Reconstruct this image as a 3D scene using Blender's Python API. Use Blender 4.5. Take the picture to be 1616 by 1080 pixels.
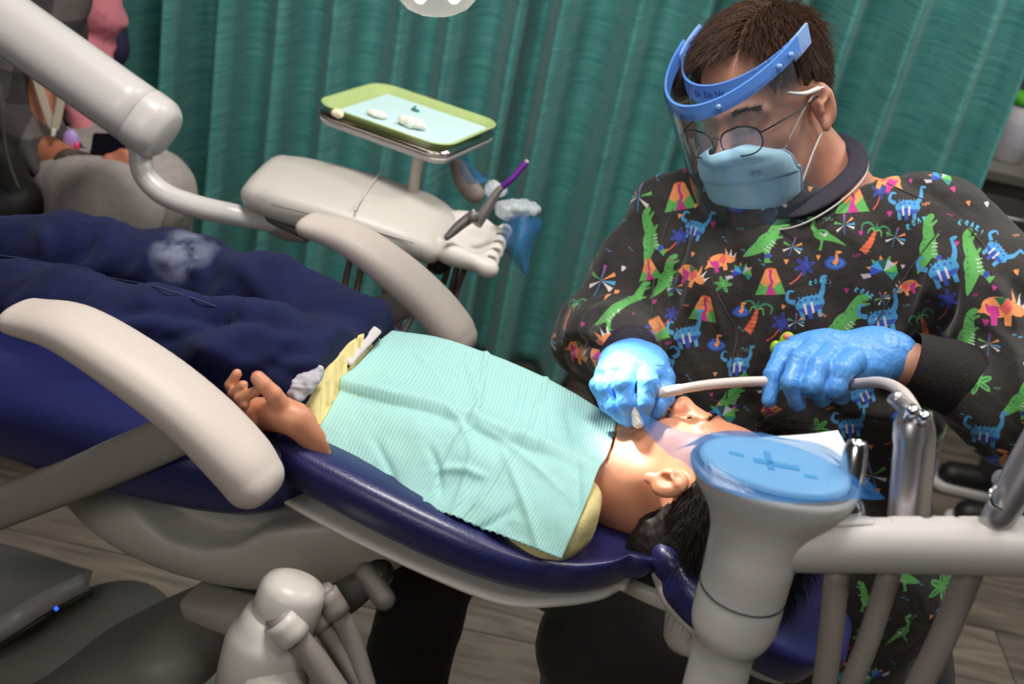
import bpy, bmesh, math, random
import numpy as np
from mathutils import Matrix, Vector
random.seed(7); RNG = np.random.RandomState(7)
for o in list(bpy.data.objects): bpy.data.objects.remove(o)
SC = bpy.context.scene; COL = SC.collection

# ------------------------------------------------------------------ camera
FPX = 1900.0; PITCH = math.radians(27); ROLL = math.radians(12.3); CAMH = 1.55
CP, SP, CR, SR = math.cos(PITCH), math.sin(PITCH), math.cos(ROLL), math.sin(ROLL)
CAM = np.array([0, 0, CAMH])
def ray(px, py):
    a = px-808.0; b = 540.0-py
    h = a*CR-b*SR; u = a*SR+b*CR
    return np.array([h/FPX, CP+u/FPX*SP, -SP+u/FPX*CP])
def D(px, py, d): return CAM+d*ray(px, py)                       # the point d metres deep
OC = np.array([-.276, 1.315, 0]); A16 = math.radians(16)
U = np.array([math.cos(A16), -math.sin(A16), 0]); V = np.array([math.sin(A16), math.cos(A16), 0]); ZZ = np.array([0, 0, 1.0])
def W(s, t, z): return OC+s*U+t*V+z*ZZ                            # the dental chair's own axes
def T(px, py, t):
    r = ray(px, py); return CAM+r*((t-(CAM-OC)@V)/(r@V))
def Zp(px, py, z):
    r = ray(px, py); return CAM+r*((z-CAMH)/r[2])
CX = np.array([CR, SP*SR, CP*SR]); CY = np.array([-SR, SP*CR, CP*CR]); CZ = np.array([0, -CP, SP])   # camera right, up, back
cd = bpy.data.cameras.new('camera'); cam = bpy.data.objects.new('camera', cd); COL.objects.link(cam)
cd.sensor_fit = 'HORIZONTAL'; cd.sensor_width = 36; cd.lens = FPX/1616*36
cam.matrix_world = Matrix(((CX[0], CY[0], CZ[0], 0), (CX[1], CY[1], CZ[1], 0), (CX[2], CY[2], CZ[2], CAMH), (0, 0, 0, 1)))
cd.dof.use_dof = True; cd.dof.focus_distance = 1.42; cd.dof.aperture_fstop = 5.0; cd.clip_start = .05
SC.camera = cam
# ------------------------------------------------------------------ light
w = bpy.data.worlds.new('world'); SC.world = w; w.use_nodes = True
w.node_tree.nodes['Background'].inputs[0].default_value = (.9, .93, 1, 1)
w.node_tree.nodes['Background'].inputs[1].default_value = .12
SC.view_settings.view_transform = 'Standard'; SC.view_settings.look = 'None'
SC.view_settings.exposure = 0.0; SC.view_settings.gamma = 1; SC.view_settings.use_curve_mapping = False
def area(name, loc, target, sx, sy, power, col=(1, 1, 1)):
    l = bpy.data.lights.new(name, 'AREA'); l.shape = 'RECTANGLE'; l.size = sx; l.size_y = sy; l.energy = power; l.color = col
    o = bpy.data.objects.new(name, l); COL.objects.link(o); o.location = loc
    o.rotation_euler = (Vector(target)-Vector(loc)).to_track_quat('-Z', 'Y').to_euler(); return o
area('ceiling_light_key', (-.25, 1.35, 2.6), (-.15, 1.45, 0), .55, .55, 29, (1, .965, .92))
area('ceiling_light_front', (.6, .5, 2.62), (.6, .5, 0), .6, .6, 7, (1, .96, .92))
area('fill_light_room', (-.9, -1.1, 2.55), (-.3, 1.6, .5), 1.3, 1.3, 27, (1, .97, .94))  # unseen fill lamp added behind the camera to brighten the casting and near sides
area('ceiling_light_far', (1.2, 1.9, 2.62), (1.2, 2.4, 0), .6, .6, 20, (1, .96, .92))
area('fill_light_next', (1.75, 2.95, 2.62), (1.6, 3.3, 0), .6, .6, 16, (1, .96, .92))  # unseen lamp added beyond the curtain so the cabinet does not go black
LAMP = D(700, -35, 1.42); MOUTH = D(1005, 635, 1.38)
l = bpy.data.lights.new('operating_beam', 'SPOT'); l.energy = 190; l.spot_size = math.radians(13); l.spot_blend = 1; l.shadow_soft_size = .03; l.color = (1, .97, .93)
ob = bpy.data.objects.new('operating_beam', l); COL.objects.link(ob)
ob.location = LAMP+(MOUTH-LAMP)*.06; ob.rotation_euler = Vector(MOUTH-LAMP).to_track_quat('-Z', 'Y').to_euler()

# ------------------------------------------------------------------ materials
def lin(c): return tuple(((x/255)/12.92 if x <= 10 else ((x/255+.055)/1.055)**2.4) for x in c)
MATS = {}
def mat(name, col, rough=.5, metal=0, bump=0, bscale=60, var=.0, vscale=12, sss=0, coat=0, sheen=0, alpha=1, trans=0, stretch=(1, 1, 1), spec=.5, emit=None, es=0):
    if name in MATS: return MATS[name]
    m = bpy.data.materials.new(name); m.use_nodes = True; nt = m.node_tree; N = nt.nodes; L = nt.links
    b = N['Principled BSDF']; c = lin(col)
    b.inputs['Base Color'].default_value = (*c, 1); b.inputs['Roughness'].default_value = rough; b.inputs['Metallic'].default_value = metal
    b.inputs['Specular IOR Level'].default_value = spec
    b.inputs['Coat Weight'].default_value = coat; b.inputs['Coat Roughness'].default_value = .15
    b.inputs['Sheen Weight'].default_value = sheen; b.inputs['Alpha'].default_value = alpha; b.inputs['Transmission Weight'].default_value = trans
    if sss: b.inputs['Subsurface Weight'].default_value = sss; b.inputs['Subsurface Radius'].default_value = (.6, .25, .15); b.inputs['Subsurface Scale'].default_value = .01
    if emit: b.inputs['Emission Color'].default_value = (*lin(emit), 1); b.inputs['Emission Strength'].default_value = es
    tc = N.new('ShaderNodeTexCoord'); mp = N.new('ShaderNodeMapping'); mp.inputs['Scale'].default_value = stretch; L.new(tc.outputs['Object'], mp.inputs['Vector'])
    if var:
        n = N.new('ShaderNodeTexNoise'); n.inputs['Scale'].default_value = vscale; n.inputs['Detail'].default_value = 4; L.new(mp.outputs[0], n.inputs['Vector'])
        r = N.new('ShaderNodeValToRGB'); r.color_ramp.elements[0].position = .3; r.color_ramp.elements[1].position = .7
        r.color_ramp.elements[0].color = (*[x*(1-var) for x in c], 1); r.color_ramp.elements[1].color = (*[min(1, x*(1+var)) for x in c], 1)
        L.new(n.outputs['Fac'], r.inputs[0]); L.new(r.outputs[0], b.inputs['Base Color'])
    if bump:
        n = N.new('ShaderNodeTexNoise'); n.inputs['Scale'].default_value = bscale; n.inputs['Detail'].default_value = 3; L.new(mp.outputs[0], n.inputs['Vector'])
        bp = N.new('ShaderNodeBump'); bp.inputs['Strength'].default_value = bump; bp.inputs['Distance'].default_value = .01
        L.new(n.outputs['Fac'], bp.inputs['Height']); L.new(bp.outputs[0], b.inputs['Normal'])
    MATS[name] = m; return m
def nodes(m): return m.node_tree.nodes, m.node_tree.links, m.node_tree.nodes['Principled BSDF']

# ------------------------------------------------------------------ mesh + object helpers
WL = {}
def empty(name, loc, label, cat, group=None):
    o = bpy.data.objects.new(name, None); COL.objects.link(o); o.location = loc; o.empty_display_size = .05
    WL[o.name] = np.array(loc, float); o['label'] = label; o['category'] = cat
    if group: o['group'] = group
    return o
def build(name, vf, m, parent=None, label=None, cat=None, group=None, kind=None, smooth=True, uv=None, cols=None, origin=None):
    v, fs = vf[0], vf[1]; v = np.asarray(v, float).reshape(-1, 3)
    if parent is not None: org = WL[parent.name]
    elif origin is not None: org = np.array(origin, float)
    else: org = np.array([(v[:, 0].min()+v[:, 0].max())/2, (v[:, 1].min()+v[:, 1].max())/2, v[:, 2].min()])
    me = bpy.data.meshes.new(name); me.from_pydata((v-org).tolist(), [], [list(map(int, f)) for f in fs] if not isinstance(fs, np.ndarray) else fs.tolist())
    if smooth: me.polygons.foreach_set('use_smooth', [True]*len(me.polygons))
    if m is not None:
        for mm in (m if isinstance(m, (list, tuple)) else [m]): me.materials.append(mm)
    if len(vf) > 2 and vf[2] is not None: me.polygons.foreach_set('material_index', vf[2])
    if uv is not None:
        lay = me.uv_layers.new(name='UVMap'); vi = np.empty(len(me.loops), int); me.loops.foreach_get('vertex_index', vi)
        lay.data.foreach_set('uv', np.asarray(uv)[vi].astype(np.float32).ravel())
    me.update()
    o = bpy.data.objects.new(name, me); COL.objects.link(o)
    if parent is not None: o.parent = parent
    else: o.location = org
    WL[o.name] = org
    if label: o['label'] = label
    if cat: o['category'] = cat
    if group: o['group'] = group
    if kind: o['kind'] = kind
    return o
def join(*ms):
    vs = []; fs = []; n = 0
    for mm in ms:
        v, f = mm[0], mm[1]; v = np.asarray(v).reshape(-1, 3); vs.append(v); fs += [[int(i)+n for i in q] for q in f]; n += len(v)
    return np.vstack(vs), fs
def solid(o, t, off=0):
    md = o.modifiers.new('solid', 'SOLIDIFY'); md.thickness = t; md.offset = off
def bevel(o, w_, seg=2):
    md = o.modifiers.new('bevel', 'BEVEL'); md.width = w_; md.segments = seg; md.limit_method = 'ANGLE'; md.angle_limit = math.radians(40)
def nrm(a): a = np.asarray(a, float); return a/(np.linalg.norm(a)+1e-12)
def box(c, sx, sy, sz, ax=(1, 0, 0), ay=(0, 1, 0), az=(0, 0, 1)):
    ax, ay, az = nrm(ax)*sx/2, nrm(ay)*sy/2, nrm(az)*sz/2; c = np.array(c, float)
    v = [c+i*ax+j*ay+k*az for k in (-1, 1) for j in (-1, 1) for i in (-1, 1)]
    return v, [(0, 2, 3, 1), (4, 5, 7, 6), (0, 1, 5, 4), (2, 6, 7, 3), (0, 4, 6, 2), (1, 3, 7, 5)]
def crom(P, n):
    """Catmull-Rom resample of rows P to n rows."""
    P = np.asarray(P, float); k = len(P)
    if k < 3: t = np.linspace(0, 1, n)[:, None]; return P[0]*(1-t)+P[-1]*t
    Q = np.vstack([2*P[0]-P[1], P, 2*P[-1]-P[-2]]); t = np.linspace(0, k-1-1e-9, n); i = t.astype(int); u = (t-i)[:, None]
    p0, p1, p2, p3 = Q[i], Q[i+1], Q[i+2], Q[i+3]
    return .5*((2*p1)+(-p0+p2)*u+(2*p0-5*p1+4*p2-p3)*u*u+(-p0+3*p1-3*p2+p3)*u**3)
def loft(C, rx, ry, up=(0, 0, 1), n=None, seg=24, ex=2.0, cap='flat', side=None, capn=5):
    """Sweep a superellipse (half sizes rx sideways, ry along up) through the centres C."""
    C = np.asarray(C, float); k = len(C); rx = np.broadcast_to(np.asarray(rx, float), (k,)); ry = np.broadcast_to(np.asarray(ry, float), (k,))
    R = np.column_stack([C, rx, ry])
    if n: R = crom(R, n)
    C, rx, ry = R[:, :3], np.maximum(R[:, 3], 1e-4), np.maximum(R[:, 4], 1e-4)
    Tn = np.gradient(C, axis=0); Tn /= np.linalg.norm(Tn, axis=1)[:, None]+1e-12
    th = np.linspace(0, 2*math.pi, seg, endpoint=False); c, s = np.cos(th), np.sin(th)
    cx = np.sign(c)*np.abs(c)**(2/ex); sy = np.sign(s)*np.abs(s)**(2/ex)
    rows = []; up = np.asarray(up, float)
    def ring(ci, ti, a, b, u):
        if side is not None: x = nrm(side); y = nrm(np.cross(x, ti)); 
        else: x = nrm(np.cross(ti, u)); y = np.cross(x, ti)
        if np.dot(y, u) < 0: y = -y; x = x if side is not None else -x
        return ci+np.outer(cx*a, x)+np.outer(sy*b, y)
    if cap == 'round':
        for q in range(capn): 
            a = (q+.3)/capn*math.pi/2; r = math.sin(a); m_ = .97*min(rx[0], ry[0]); rows.append(ring(C[0]-Tn[0]*m_*math.cos(a), Tn[0], rx[0]-m_*(1-r), ry[0]-m_*(1-r), up))
    u = up.copy()
    for i in range(len(C)):
        if side is None and abs(np.dot(Tn[i], nrm(u))) > .9 and i == 0: u = np.array([0, -1., 0]) if abs(Tn[i][2]) > .7 else np.array([0, 0, 1.])
        rows.append(ring(C[i], Tn[i], rx[i], ry[i], u))
        if side is None: x = nrm(np.cross(Tn[i], u)); u = nrm(np.cross(x, Tn[i]))*(1) if up is None else u
    if cap == 'round':
        for q in range(capn-1, -1, -1):
            a = (q+.3)/capn*math.pi/2; r = math.sin(a); m_ = .97*min(rx[-1], ry[-1]); rows.append(ring(C[-1]+Tn[-1]*m_*math.cos(a), Tn[-1], rx[-1]-m_*(1-r), ry[-1]-m_*(1-r), up))
    v = np.vstack(rows); m = len(rows); F = []
    for i in range(m-1):
        for j in range(seg): F.append((i*seg+j, i*seg+(j+1) % seg, (i+1)*seg+(j+1) % seg, (i+1)*seg+j))
    if cap: F.append(tuple(range(seg-1, -1, -1))); F.append(tuple(range((m-1)*seg, m*seg)))
    return v, F
def tube(P, r, n=None, seg=12, cap='flat'):
    """Round tube with parallel-transported frame; r scalar or list."""
    P = np.asarray(P, float); r = np.broadcast_to(np.asarray(r, float), (len(P),))
    R = crom(np.column_stack([P, r]), n or max(len(P)*5, 8)); P, r = R[:, :3], R[:, 3]
    Tn = np.gradient(P, axis=0); Tn /= np.linalg.norm(Tn, axis=1)[:, None]+1e-12
    u = nrm(np.cross(Tn[0], [0.31, .2, 1])); rows = []; th = np.linspace(0, 2*math.pi, seg, endpoint=False)
    if cap == 'round':
        x = np.cross(Tn[0], u)
        for a in (.25, .6, 1.0): rows.append(P[0]-Tn[0]*r[0]*math.cos(a*1.5)+r[0]*math.sin(a*1.5)*(np.outer(np.cos(th), u)+np.outer(np.sin(th), x)))
    for i in range(len(P)):
        u = nrm(u-Tn[i]*np.dot(u, Tn[i])); x = np.cross(Tn[i], u)
        rows.append(P[i]+r[i]*(np.outer(np.cos(th), u)+np.outer(np.sin(th), x)))
    if cap == 'round':
        for a in (1.0, .6, .25): rows.append(P[-1]+Tn[-1]*r[-1]*math.cos(a*1.5)+r[-1]*math.sin(a*1.5)*(np.outer(np.cos(th), u)+np.outer(np.sin(th), x)))
    v = np.vstack(rows); m = len(rows)
    F = [(i*seg+j, i*seg+(j+1) % seg, (i+1)*seg+(j+1) % seg, (i+1)*seg+j) for i in range(m-1) for j in range(seg)]
    if cap: F.append(tuple(range(seg-1, -1, -1))); F.append(tuple(range((m-1)*seg, m*seg)))
    return v, F
def lathe(base, axis, prof, seg=28, sx=1, sy=1, xdir=None):
    """prof: (radius, height) pairs up the axis."""
    axis = nrm(axis); x = nrm(np.cross(axis, [0.2, 1, .1])) if xdir is None else nrm(np.asarray(xdir)-axis*np.dot(xdir, axis)); y = np.cross(axis, x)
    th = np.linspace(0, 2*math.pi, seg, endpoint=False); rows = [np.asarray(base)+axis*h+np.outer(np.cos(th)*r*sx, x)+np.outer(np.sin(th)*r*sy, y) for r, h in prof]
    v = np.vstack(rows); m = len(rows)
    F = [(i*seg+j, i*seg+(j+1) % seg, (i+1)*seg+(j+1) % seg, (i+1)*seg+j) for i in range(m-1) for j in range(seg)]
    F.append(tuple(range(seg-1, -1, -1))); F.append(tuple(range((m-1)*seg, m*seg)))
    return v, F
def sheet(G, nu, nv):
    """Smooth surface through a grid of control points G[rows][cols]."""
    G = np.asarray(G, float); a = np.stack([crom(G[:, j], nu) for j in range(G.shape[1])], 1); b = np.stack([crom(a[i], nv) for i in range(nu)], 0)
    F = [(i*nv+j, i*nv+j+1, (i+1)*nv+j+1, (i+1)*nv+j) for i in range(nu-1) for j in range(nv-1)]
    return b.reshape(-1, 3), F

# ------------------------------------------------------------------ signed-distance modelling
def noise3(P, f, seed=0, oct=3):
    rs = np.random.RandomState(seed); out = np.zeros(len(P)); amp = 1.0
    for o_ in range(oct):
        for k in range(5):
            d = rs.randn(3); d /= np.linalg.norm(d); q = P@d*f*(1+.35*rs.rand()); d2 = rs.randn(3); out += amp*np.sin(q*6.283+rs.rand()*6.3+1.3*np.sin(P@d2*f*2.1+rs.rand()*6))/5
        f *= 2.1; amp *= .5
    return out
from mathutils.bvhtree import BVHTree
def onto(vq, pts, off=.001):
    """Where the sight lines through the pixels meet a mesh, lifted off it a little."""
    bv = BVHTree.FromPolygons([tuple(p) for p in vq[0]], [tuple(map(int, f)) for f in vq[1]]); out = []
    for px, py in pts:
        r = nrm(ray(px, py)); h = bv.ray_cast(Vector(CAM), Vector(r))
        if h[0] is not None: n = np.array(h[1]); n = n if n@r < 0 else -n; out.append(np.array(h[0])+n*off)
    return out
def folds(v, Nv, O_, a1, a2, an, segs, bow=.010):
    """Soft ridges (+) and valleys (-) in cloth along given lines."""
    def to(px, py): r = ray(px, py); q = CAM+r*(((O_-CAM)@an)/(r@an))-O_; return np.array([q@a1, q@a2])
    pj = np.stack([(v-O_)@a1, (v-O_)@a2], 1); fr_ = np.clip(Nv@an*2, 0, 1); tot = np.zeros(len(v))
    for a_, b_, w_, am in segs:
        A_, B_ = to(*a_), to(*b_); ba = B_-A_; t_ = np.clip(((pj-A_)@ba)/(ba@ba), 0, 1); bw = bow*np.sin(t_*3.1)[:, None]*nrm([-ba[1], ba[0], 0])[:2]; d_ = np.linalg.norm(pj-A_-t_[:, None]*ba-bw, axis=1)
        tot += am*np.exp(-(d_/w_)**2)*np.sin(np.clip(t_, .02, .98)*np.pi)**.5
    return v+Nv*(fr_*tot)[:, None]
class SDF:
    def __init__(s): s.ops = []
    def ell(s, c, r, R=None, k=.02, sub=False):
        c = np.array(c, float); r = np.broadcast_to(np.array(r, float), (3,)); R = np.eye(3) if R is None else np.array(R, float)   # rows of R: axes
        ext = np.sqrt(((R*r[:, None])**2).sum(0))
        def f(P):
            q = (P-c)@R.T; k0 = np.sqrt(((q/r)**2).sum(-1)); k1 = np.sqrt(((q/(r*r))**2).sum(-1))+1e-9; return k0*(k0-1)/k1
        s.ops.append((c-ext, c+ext, f, k, sub)); return s
    def cap(s, a, b, ra, rb=None, k=.02, sub=False, flat=None):
        """Tapered capsule; flat=(axis, factor) thickens across all directions but squeezes along axis."""
        a = np.array(a, float); b = np.array(b, float); rb = ra if rb is None else rb; m = max(ra, rb)
        def f(P):
            ba = b-a; t = np.clip(((P-a)@ba)/(ba@ba+1e-12), 0, 1); q = P-a-t[..., None]*ba
            if flat is not None: ax = nrm(flat[0]); q = q+((q@ax)*(1/flat[1]-1))[..., None]*ax
            return np.sqrt((q*q).sum(-1))-(ra+(rb-ra)*t)
        s.ops.append((np.minimum(a, b)-m, np.maximum(a, b)+m, f, k, sub)); return s
    def chain(s, pts, rs, k=.01, flat=None):
        for i in range(len(pts)-1): s.cap(pts[i], pts[i+1], rs[i], rs[i+1], k, flat=flat)
        return s
    def plane(s, p, n, k=.002):
        """Cut away everything on the side n points to."""
        p = np.array(p, float); n = nrm(n)
        s.ops.append((None, None, lambda P: -((P-p)@n), k, True)); return s
    def mesh(s, h, relax=1, pad=None):
        lo = np.min([o[0] for o in s.ops if o[0] is not None and not o[4]], 0)-3*h; hi = np.max([o[1] for o in s.ops if o[0] is not None and not o[4]], 0)+3*h
        n = np.ceil((hi-lo)/h).astype(int)+1; ax = [lo[i]+h*np.arange(n[i]) for i in range(3)]; Fd = np.full(tuple(n), .05, np.float32)
        for a, b, f, k, sub in s.ops:
            if a is None: sl = (slice(0, n[0]), slice(0, n[1]), slice(0, n[2]))
            else:
                m = k+2.5*h; i0 = np.clip(np.floor((a-m-lo)/h).astype(int), 0, n-1); i1 = np.clip(np.ceil((b+m-lo)/h).astype(int)+1, 1, n)
                sl = tuple(slice(i0[i], i1[i]) for i in range(3))
            X, Y, Z = np.meshgrid(ax[0][sl[0]], ax[1][sl[1]], ax[2][sl[2]], indexing='ij'); P = np.stack([X, Y, Z], -1)
            d = f(P).astype(np.float32); c = Fd[sl]
            if sub:
                d = -d; hh = np.maximum(k-np.abs(c-d), 0)/k; Fd[sl] = np.maximum(c, d)+hh*hh*k*.25
            else:
                hh = np.maximum(k-np.abs(c-d), 0)/k; Fd[sl] = np.minimum(c, d)-hh*hh*k*.25
        return surfnets(Fd, lo, h, relax)
def surfnets(Fd, lo, h, relax=1):
    S = Fd < 0; nx, ny, nz = Fd.shape; cnt = np.zeros((nx-1, ny-1, nz-1), np.uint8)
    for i in (0, 1):
        for j in (0, 1):
            for k in (0, 1): cnt += S[i:nx-1+i, j:ny-1+j, k:nz-1+k]
    act = (cnt > 0) & (cnt < 8); ijk = np.argwhere(act); idx = np.full(act.shape, -1, np.int64); idx[act] = np.arange(len(ijk))
    acc = np.zeros((len(ijk), 3)); num = np.zeros(len(ijk))
    for ax in range(3):
        for o1 in (0, 1):
            for o2 in (0, 1):
                a = np.zeros(3, int); oth = [q for q in range(3) if q != ax]; a[oth[0]] = o1; a[oth[1]] = o2; b = a.copy(); b[ax] = 1
                A = ijk+a; B = ijk+b; fa = Fd[A[:, 0], A[:, 1], A[:, 2]]; fb = Fd[B[:, 0], B[:, 1], B[:, 2]]; cr = (fa < 0) != (fb < 0)
                t = np.where(cr, fa/(fa-fb+1e-20), 0); p = np.tile(a.astype(float), (len(ijk), 1)); p[:, ax] = t
                acc[cr] += p[cr]; num[cr] += 1
    v = lo+h*(ijk+acc/num[:, None]); Q = []
    for ax in range(3):
        o = [q for q in range(3) if q != ax]; sl0 = [slice(None)]*3; sl1 = [slice(None)]*3; sl0[ax] = slice(0, -1); sl1[ax] = slice(1, None)
        A = S[tuple(sl0)]; B = S[tuple(sl1)]; e = np.argwhere(A != B); e = e[(e[:, o[0]] > 0) & (e[:, o[1]] > 0) & (e[:, o[0]] < Fd.shape[o[0]]-1) & (e[:, o[1]] < Fd.shape[o[1]]-1)]
        q = []
        for d0, d1 in ((-1, -1), (0, -1), (0, 0), (-1, 0)):
            c = e.copy(); c[:, o[0]] += d0; c[:, o[1]] += d1; q.append(idx[c[:, 0], c[:, 1], c[:, 2]])
        q = np.stack(q, 1); inside = A[e[:, 0], e[:, 1], e[:, 2]]; flip = inside if ax == 1 else ~inside
        q[flip] = q[flip][:, ::-1]; Q.append(q[(q >= 0).all(1)])
    Q = np.vstack(Q)
    for _ in range(relax):
        s = np.zeros_like(v); c = np.zeros(len(v))
        for a, b in ((0, 1), (1, 2), (2, 3), (3, 0)):
            for x, y in ((a, b), (b, a)): np.add.at(s, Q[:, x], v[Q[:, y]]); np.add.at(c, Q[:, x], 1)
        v = .5*v+.5*s/np.maximum(c, 1)[:, None]
    return v, Q
def normals(v, Q):
    n = np.cross(v[Q[:, 2]]-v[Q[:, 0]], v[Q[:, 3]]-v[Q[:, 1]]); N = np.zeros_like(v)
    for i in range(4): np.add.at(N, Q[:, i], n)
    return N/(np.linalg.norm(N, axis=1)[:, None]+1e-12)
def wrinkle(vq, amp, f, seed=1, oct=3, stretch=None):
    v, Q = vq; N = normals(v, Q); P = v if stretch is None else v@np.asarray(stretch, float).T
    n = noise3(P, f, seed, oct); n = np.where(n > 0, n, n*.6)
    return v+N*(amp*n)[:, None], Q
def strands(root, dirs, length, wid, bend=None, seg=4):
    """Thin three-sided hairs, all in one mesh."""
    n = len(root); length = np.broadcast_to(length, (n,)); rows = []; t = np.linspace(0, 1, seg+1)
    d = dirs/np.linalg.norm(dirs, axis=1)[:, None]; b = np.zeros((n, 3)) if bend is None else bend
    x = np.cross(d, np.array([.3, .5, .8])); x /= np.linalg.norm(x, axis=1)[:, None]; y = np.cross(d, x)
    V_ = np.zeros((n, seg+1, 3, 3))
    for i, tt in enumerate(t):
        c = root+length[:, None]*(d*tt+b*tt*tt); w_ = wid*(1-.8*tt)
        for j in range(3): a = j*2.0944; V_[:, i, j] = c+w_*(math.cos(a)*x+math.sin(a)*y)
    v = V_.reshape(-1, 3); base = np.arange(n)[:, None]*(seg+1)*3; F = []
    for i in range(seg):
        for j in range(3): k = (j+1) % 3; F.append(np.stack([base[:, 0]+i*3+j, base[:, 0]+i*3+k, base[:, 0]+(i+1)*3+k, base[:, 0]+(i+1)*3+j], 1))
    return v, np.vstack(F)
def text_mesh(s, size, font_extrude=0):
    c = bpy.data.curves.new('t', 'FONT'); c.body = s; c.size = size; c.align_x = 'CENTER'; c.align_y = 'CENTER'; c.resolution_u = 3
    o = bpy.data.objects.new('t', c); COL.objects.link(o); dg = bpy.context.evaluated_depsgraph_get(); me = bpy.data.meshes.new_from_object(o.evaluated_get(dg))
    v = np.array([q.co[:] for q in me.vertices]).reshape(-1, 3); f = [list(p.vertices) for p in me.polygons]; bpy.data.objects.remove(o); bpy.data.meshes.remove(me); return v, f

# ================================================================== SETTING
def plank_mat():
    m = mat('floor_plank', (112, 100, 88), .55); N, L, b = nodes(m); tc = N.new('ShaderNodeTexCoord'); oi = N.new('ShaderNodeObjectInfo')
    mp = N.new('ShaderNodeMapping'); mp.inputs['Scale'].default_value = (2.2, 14, 1); L.new(tc.outputs['Object'], mp.inputs['Vector'])
    L.new(oi.outputs['Random'], mp.inputs['Location'])
    n = N.new('ShaderNodeTexNoise'); n.noise_dimensions = '4D'; n.inputs['Scale'].default_value = 1.6; n.inputs['Detail'].default_value = 8; n.inputs['Distortion'].default_value = 1.2
    L.new(mp.outputs[0], n.inputs['Vector']); mu = N.new('ShaderNodeMath'); mu.operation = 'MULTIPLY'; mu.inputs[1].default_value = 40; L.new(oi.outputs['Random'], mu.inputs[0]); L.new(mu.outputs[0], n.inputs['W'])
    r = N.new('ShaderNodeValToRGB'); e = r.color_ramp.elements; e[0].position = .3; e[0].color = (*lin((80, 70, 61)), 1); e[1].position = .72; e[1].color = (*lin((138, 126, 112)), 1)
    L.new(n.outputs['Fac'], r.inputs[0]); hv = N.new('ShaderNodeHueSaturation'); ma = N.new('ShaderNodeMapRange'); ma.inputs['To Min'].default_value = .75; ma.inputs['To Max'].default_value = 1.15
    L.new(oi.outputs['Random'], ma.inputs['Value']); L.new(ma.outputs[0], hv.inputs['Value']); L.new(r.outputs[0], hv.inputs['Color']); L.new(hv.outputs[0], b.inputs['Base Color'])
    bp = N.new('ShaderNodeBump'); bp.inputs['Strength'].default_value = .15; bp.inputs['Distance'].default_value = .004; L.new(n.outputs['Fac'], bp.inputs['Height']); L.new(bp.outputs[0], b.inputs['Normal']); return m
FL = build('floor', box((0, 1.5, -.022), 6.4, 6.4, .03), mat('floor_groove', (38, 33, 29), .8), kind='structure', smooth=False)
PM = plank_mat(); pmesh = None; k = 0
for r in range(26):
    y = -.1+r*.182
    x = -3.15+((r*.61) % 1.2)-.6
    while x < 3.2:
        if pmesh is None:
            o = build('plank', box((x+.6, y, -.004), 1.197, .179, .008), PM, FL, smooth=False); o.location = Vector((x+.6, y, -.004))-FL.location
            mm = o.data; mm.transform(Matrix.Translation(-Vector((x+.6, y, -.004))+FL.location)); pmesh = mm
        else:
            o = bpy.data.objects.new('plank', pmesh); COL.objects.link(o); o.parent = FL; o.location = Vector((x+.6, y, -.004))-FL.location
        x += 1.2
wm = mat('wall_paint', (88, 92, 92), .8, bump=.05, bscale=80)
build('wall_back', box((0, 4.72, 1.35), 6.4, .04, 2.74), wm, kind='structure', smooth=False)
build('wall_left', box((-3.2, 1.5, 1.35), .04, 6.4, 2.74), wm, kind='structure', smooth=False)
build('wall_right', box((3.2, 1.5, 1.35), .04, 6.4, 2.74), wm, kind='structure', smooth=False)
build('wall_front', box((0, -1.7, 1.35), 6.4, .04, 2.74), wm, kind='structure', smooth=False)
build('ceiling', box((0, 1.5, 2.75), 6.4, 6.4, .04), mat('ceiling_paint', (150, 150, 146), .9), kind='structure', smooth=False)
build('baseboard_back', box((0, 4.69, .05), 6.4, .02, .1), mat('baseboard_vinyl', (60, 58, 56), .5), kind='structure', smooth=False)

# curtain -----------------------------------------------------------
cm = mat('curtain_satin', (38, 112, 104), .45, sheen=.15, spec=.5); N, L, b = nodes(cm)
tc = N.new('ShaderNodeTexCoord'); mp = N.new('ShaderNodeMapping'); mp.inputs['Scale'].default_value = (7, 7, 190); L.new(tc.outputs['Object'], mp.inputs[0])
n = N.new('ShaderNodeTexNoise'); n.inputs['Scale'].default_value = 1; n.inputs['Detail'].default_value = 4; L.new(mp.outputs[0], n.inputs['Vector'])
r = N.new('ShaderNodeValToRGB'); r.color_ramp.elements[0].position = .3; r.color_ramp.elements[1].position = .7
r.color_ramp.elements[0].color = (*lin((66, 138, 136)), 1); r.color_ramp.elements[1].color = (*lin((100, 172, 166)), 1); L.new(n.outputs['Fac'], r.inputs[0]); L.new(r.outputs[0], b.inputs['Base Color'])
n2 = N.new('ShaderNodeTexNoise'); n2.inputs['Scale'].default_value = 7; n2.inputs['Detail'].default_value = 4; L.new(tc.outputs['Object'], n2.inputs['Vector'])
ad = N.new('ShaderNodeMath'); ad.operation = 'MULTIPLY_ADD'; ad.inputs[1].default_value = .25; L.new(n.outputs['Fac'], ad.inputs[0]); L.new(n2.outputs['Fac'], ad.inputs[2])
bp = N.new('ShaderNodeBump'); bp.inputs['Strength'].default_value = .35; bp.inputs['Distance'].default_value = .02; L.new(ad.outputs[0], bp.inputs['Height']); L.new(bp.outputs[0], b.inputs['Normal'])
CY0 = 2.78
xl = -1.08; xr = .985
pleats = []; x = xl
rf = random.Random(11)
while x < xr+.3: pleats.append((x, rf.uniform(.8, 1.25))); x += rf.uniform(.09, .17)
fx = np.array([q[0] for q in pleats]); fa = np.array([q[1] for q in pleats])
nx, nz = 560, 60; xs = np.linspace(xl, xr, nx); zs = np.linspace(.03, 2.5, nz); vv = []
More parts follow.
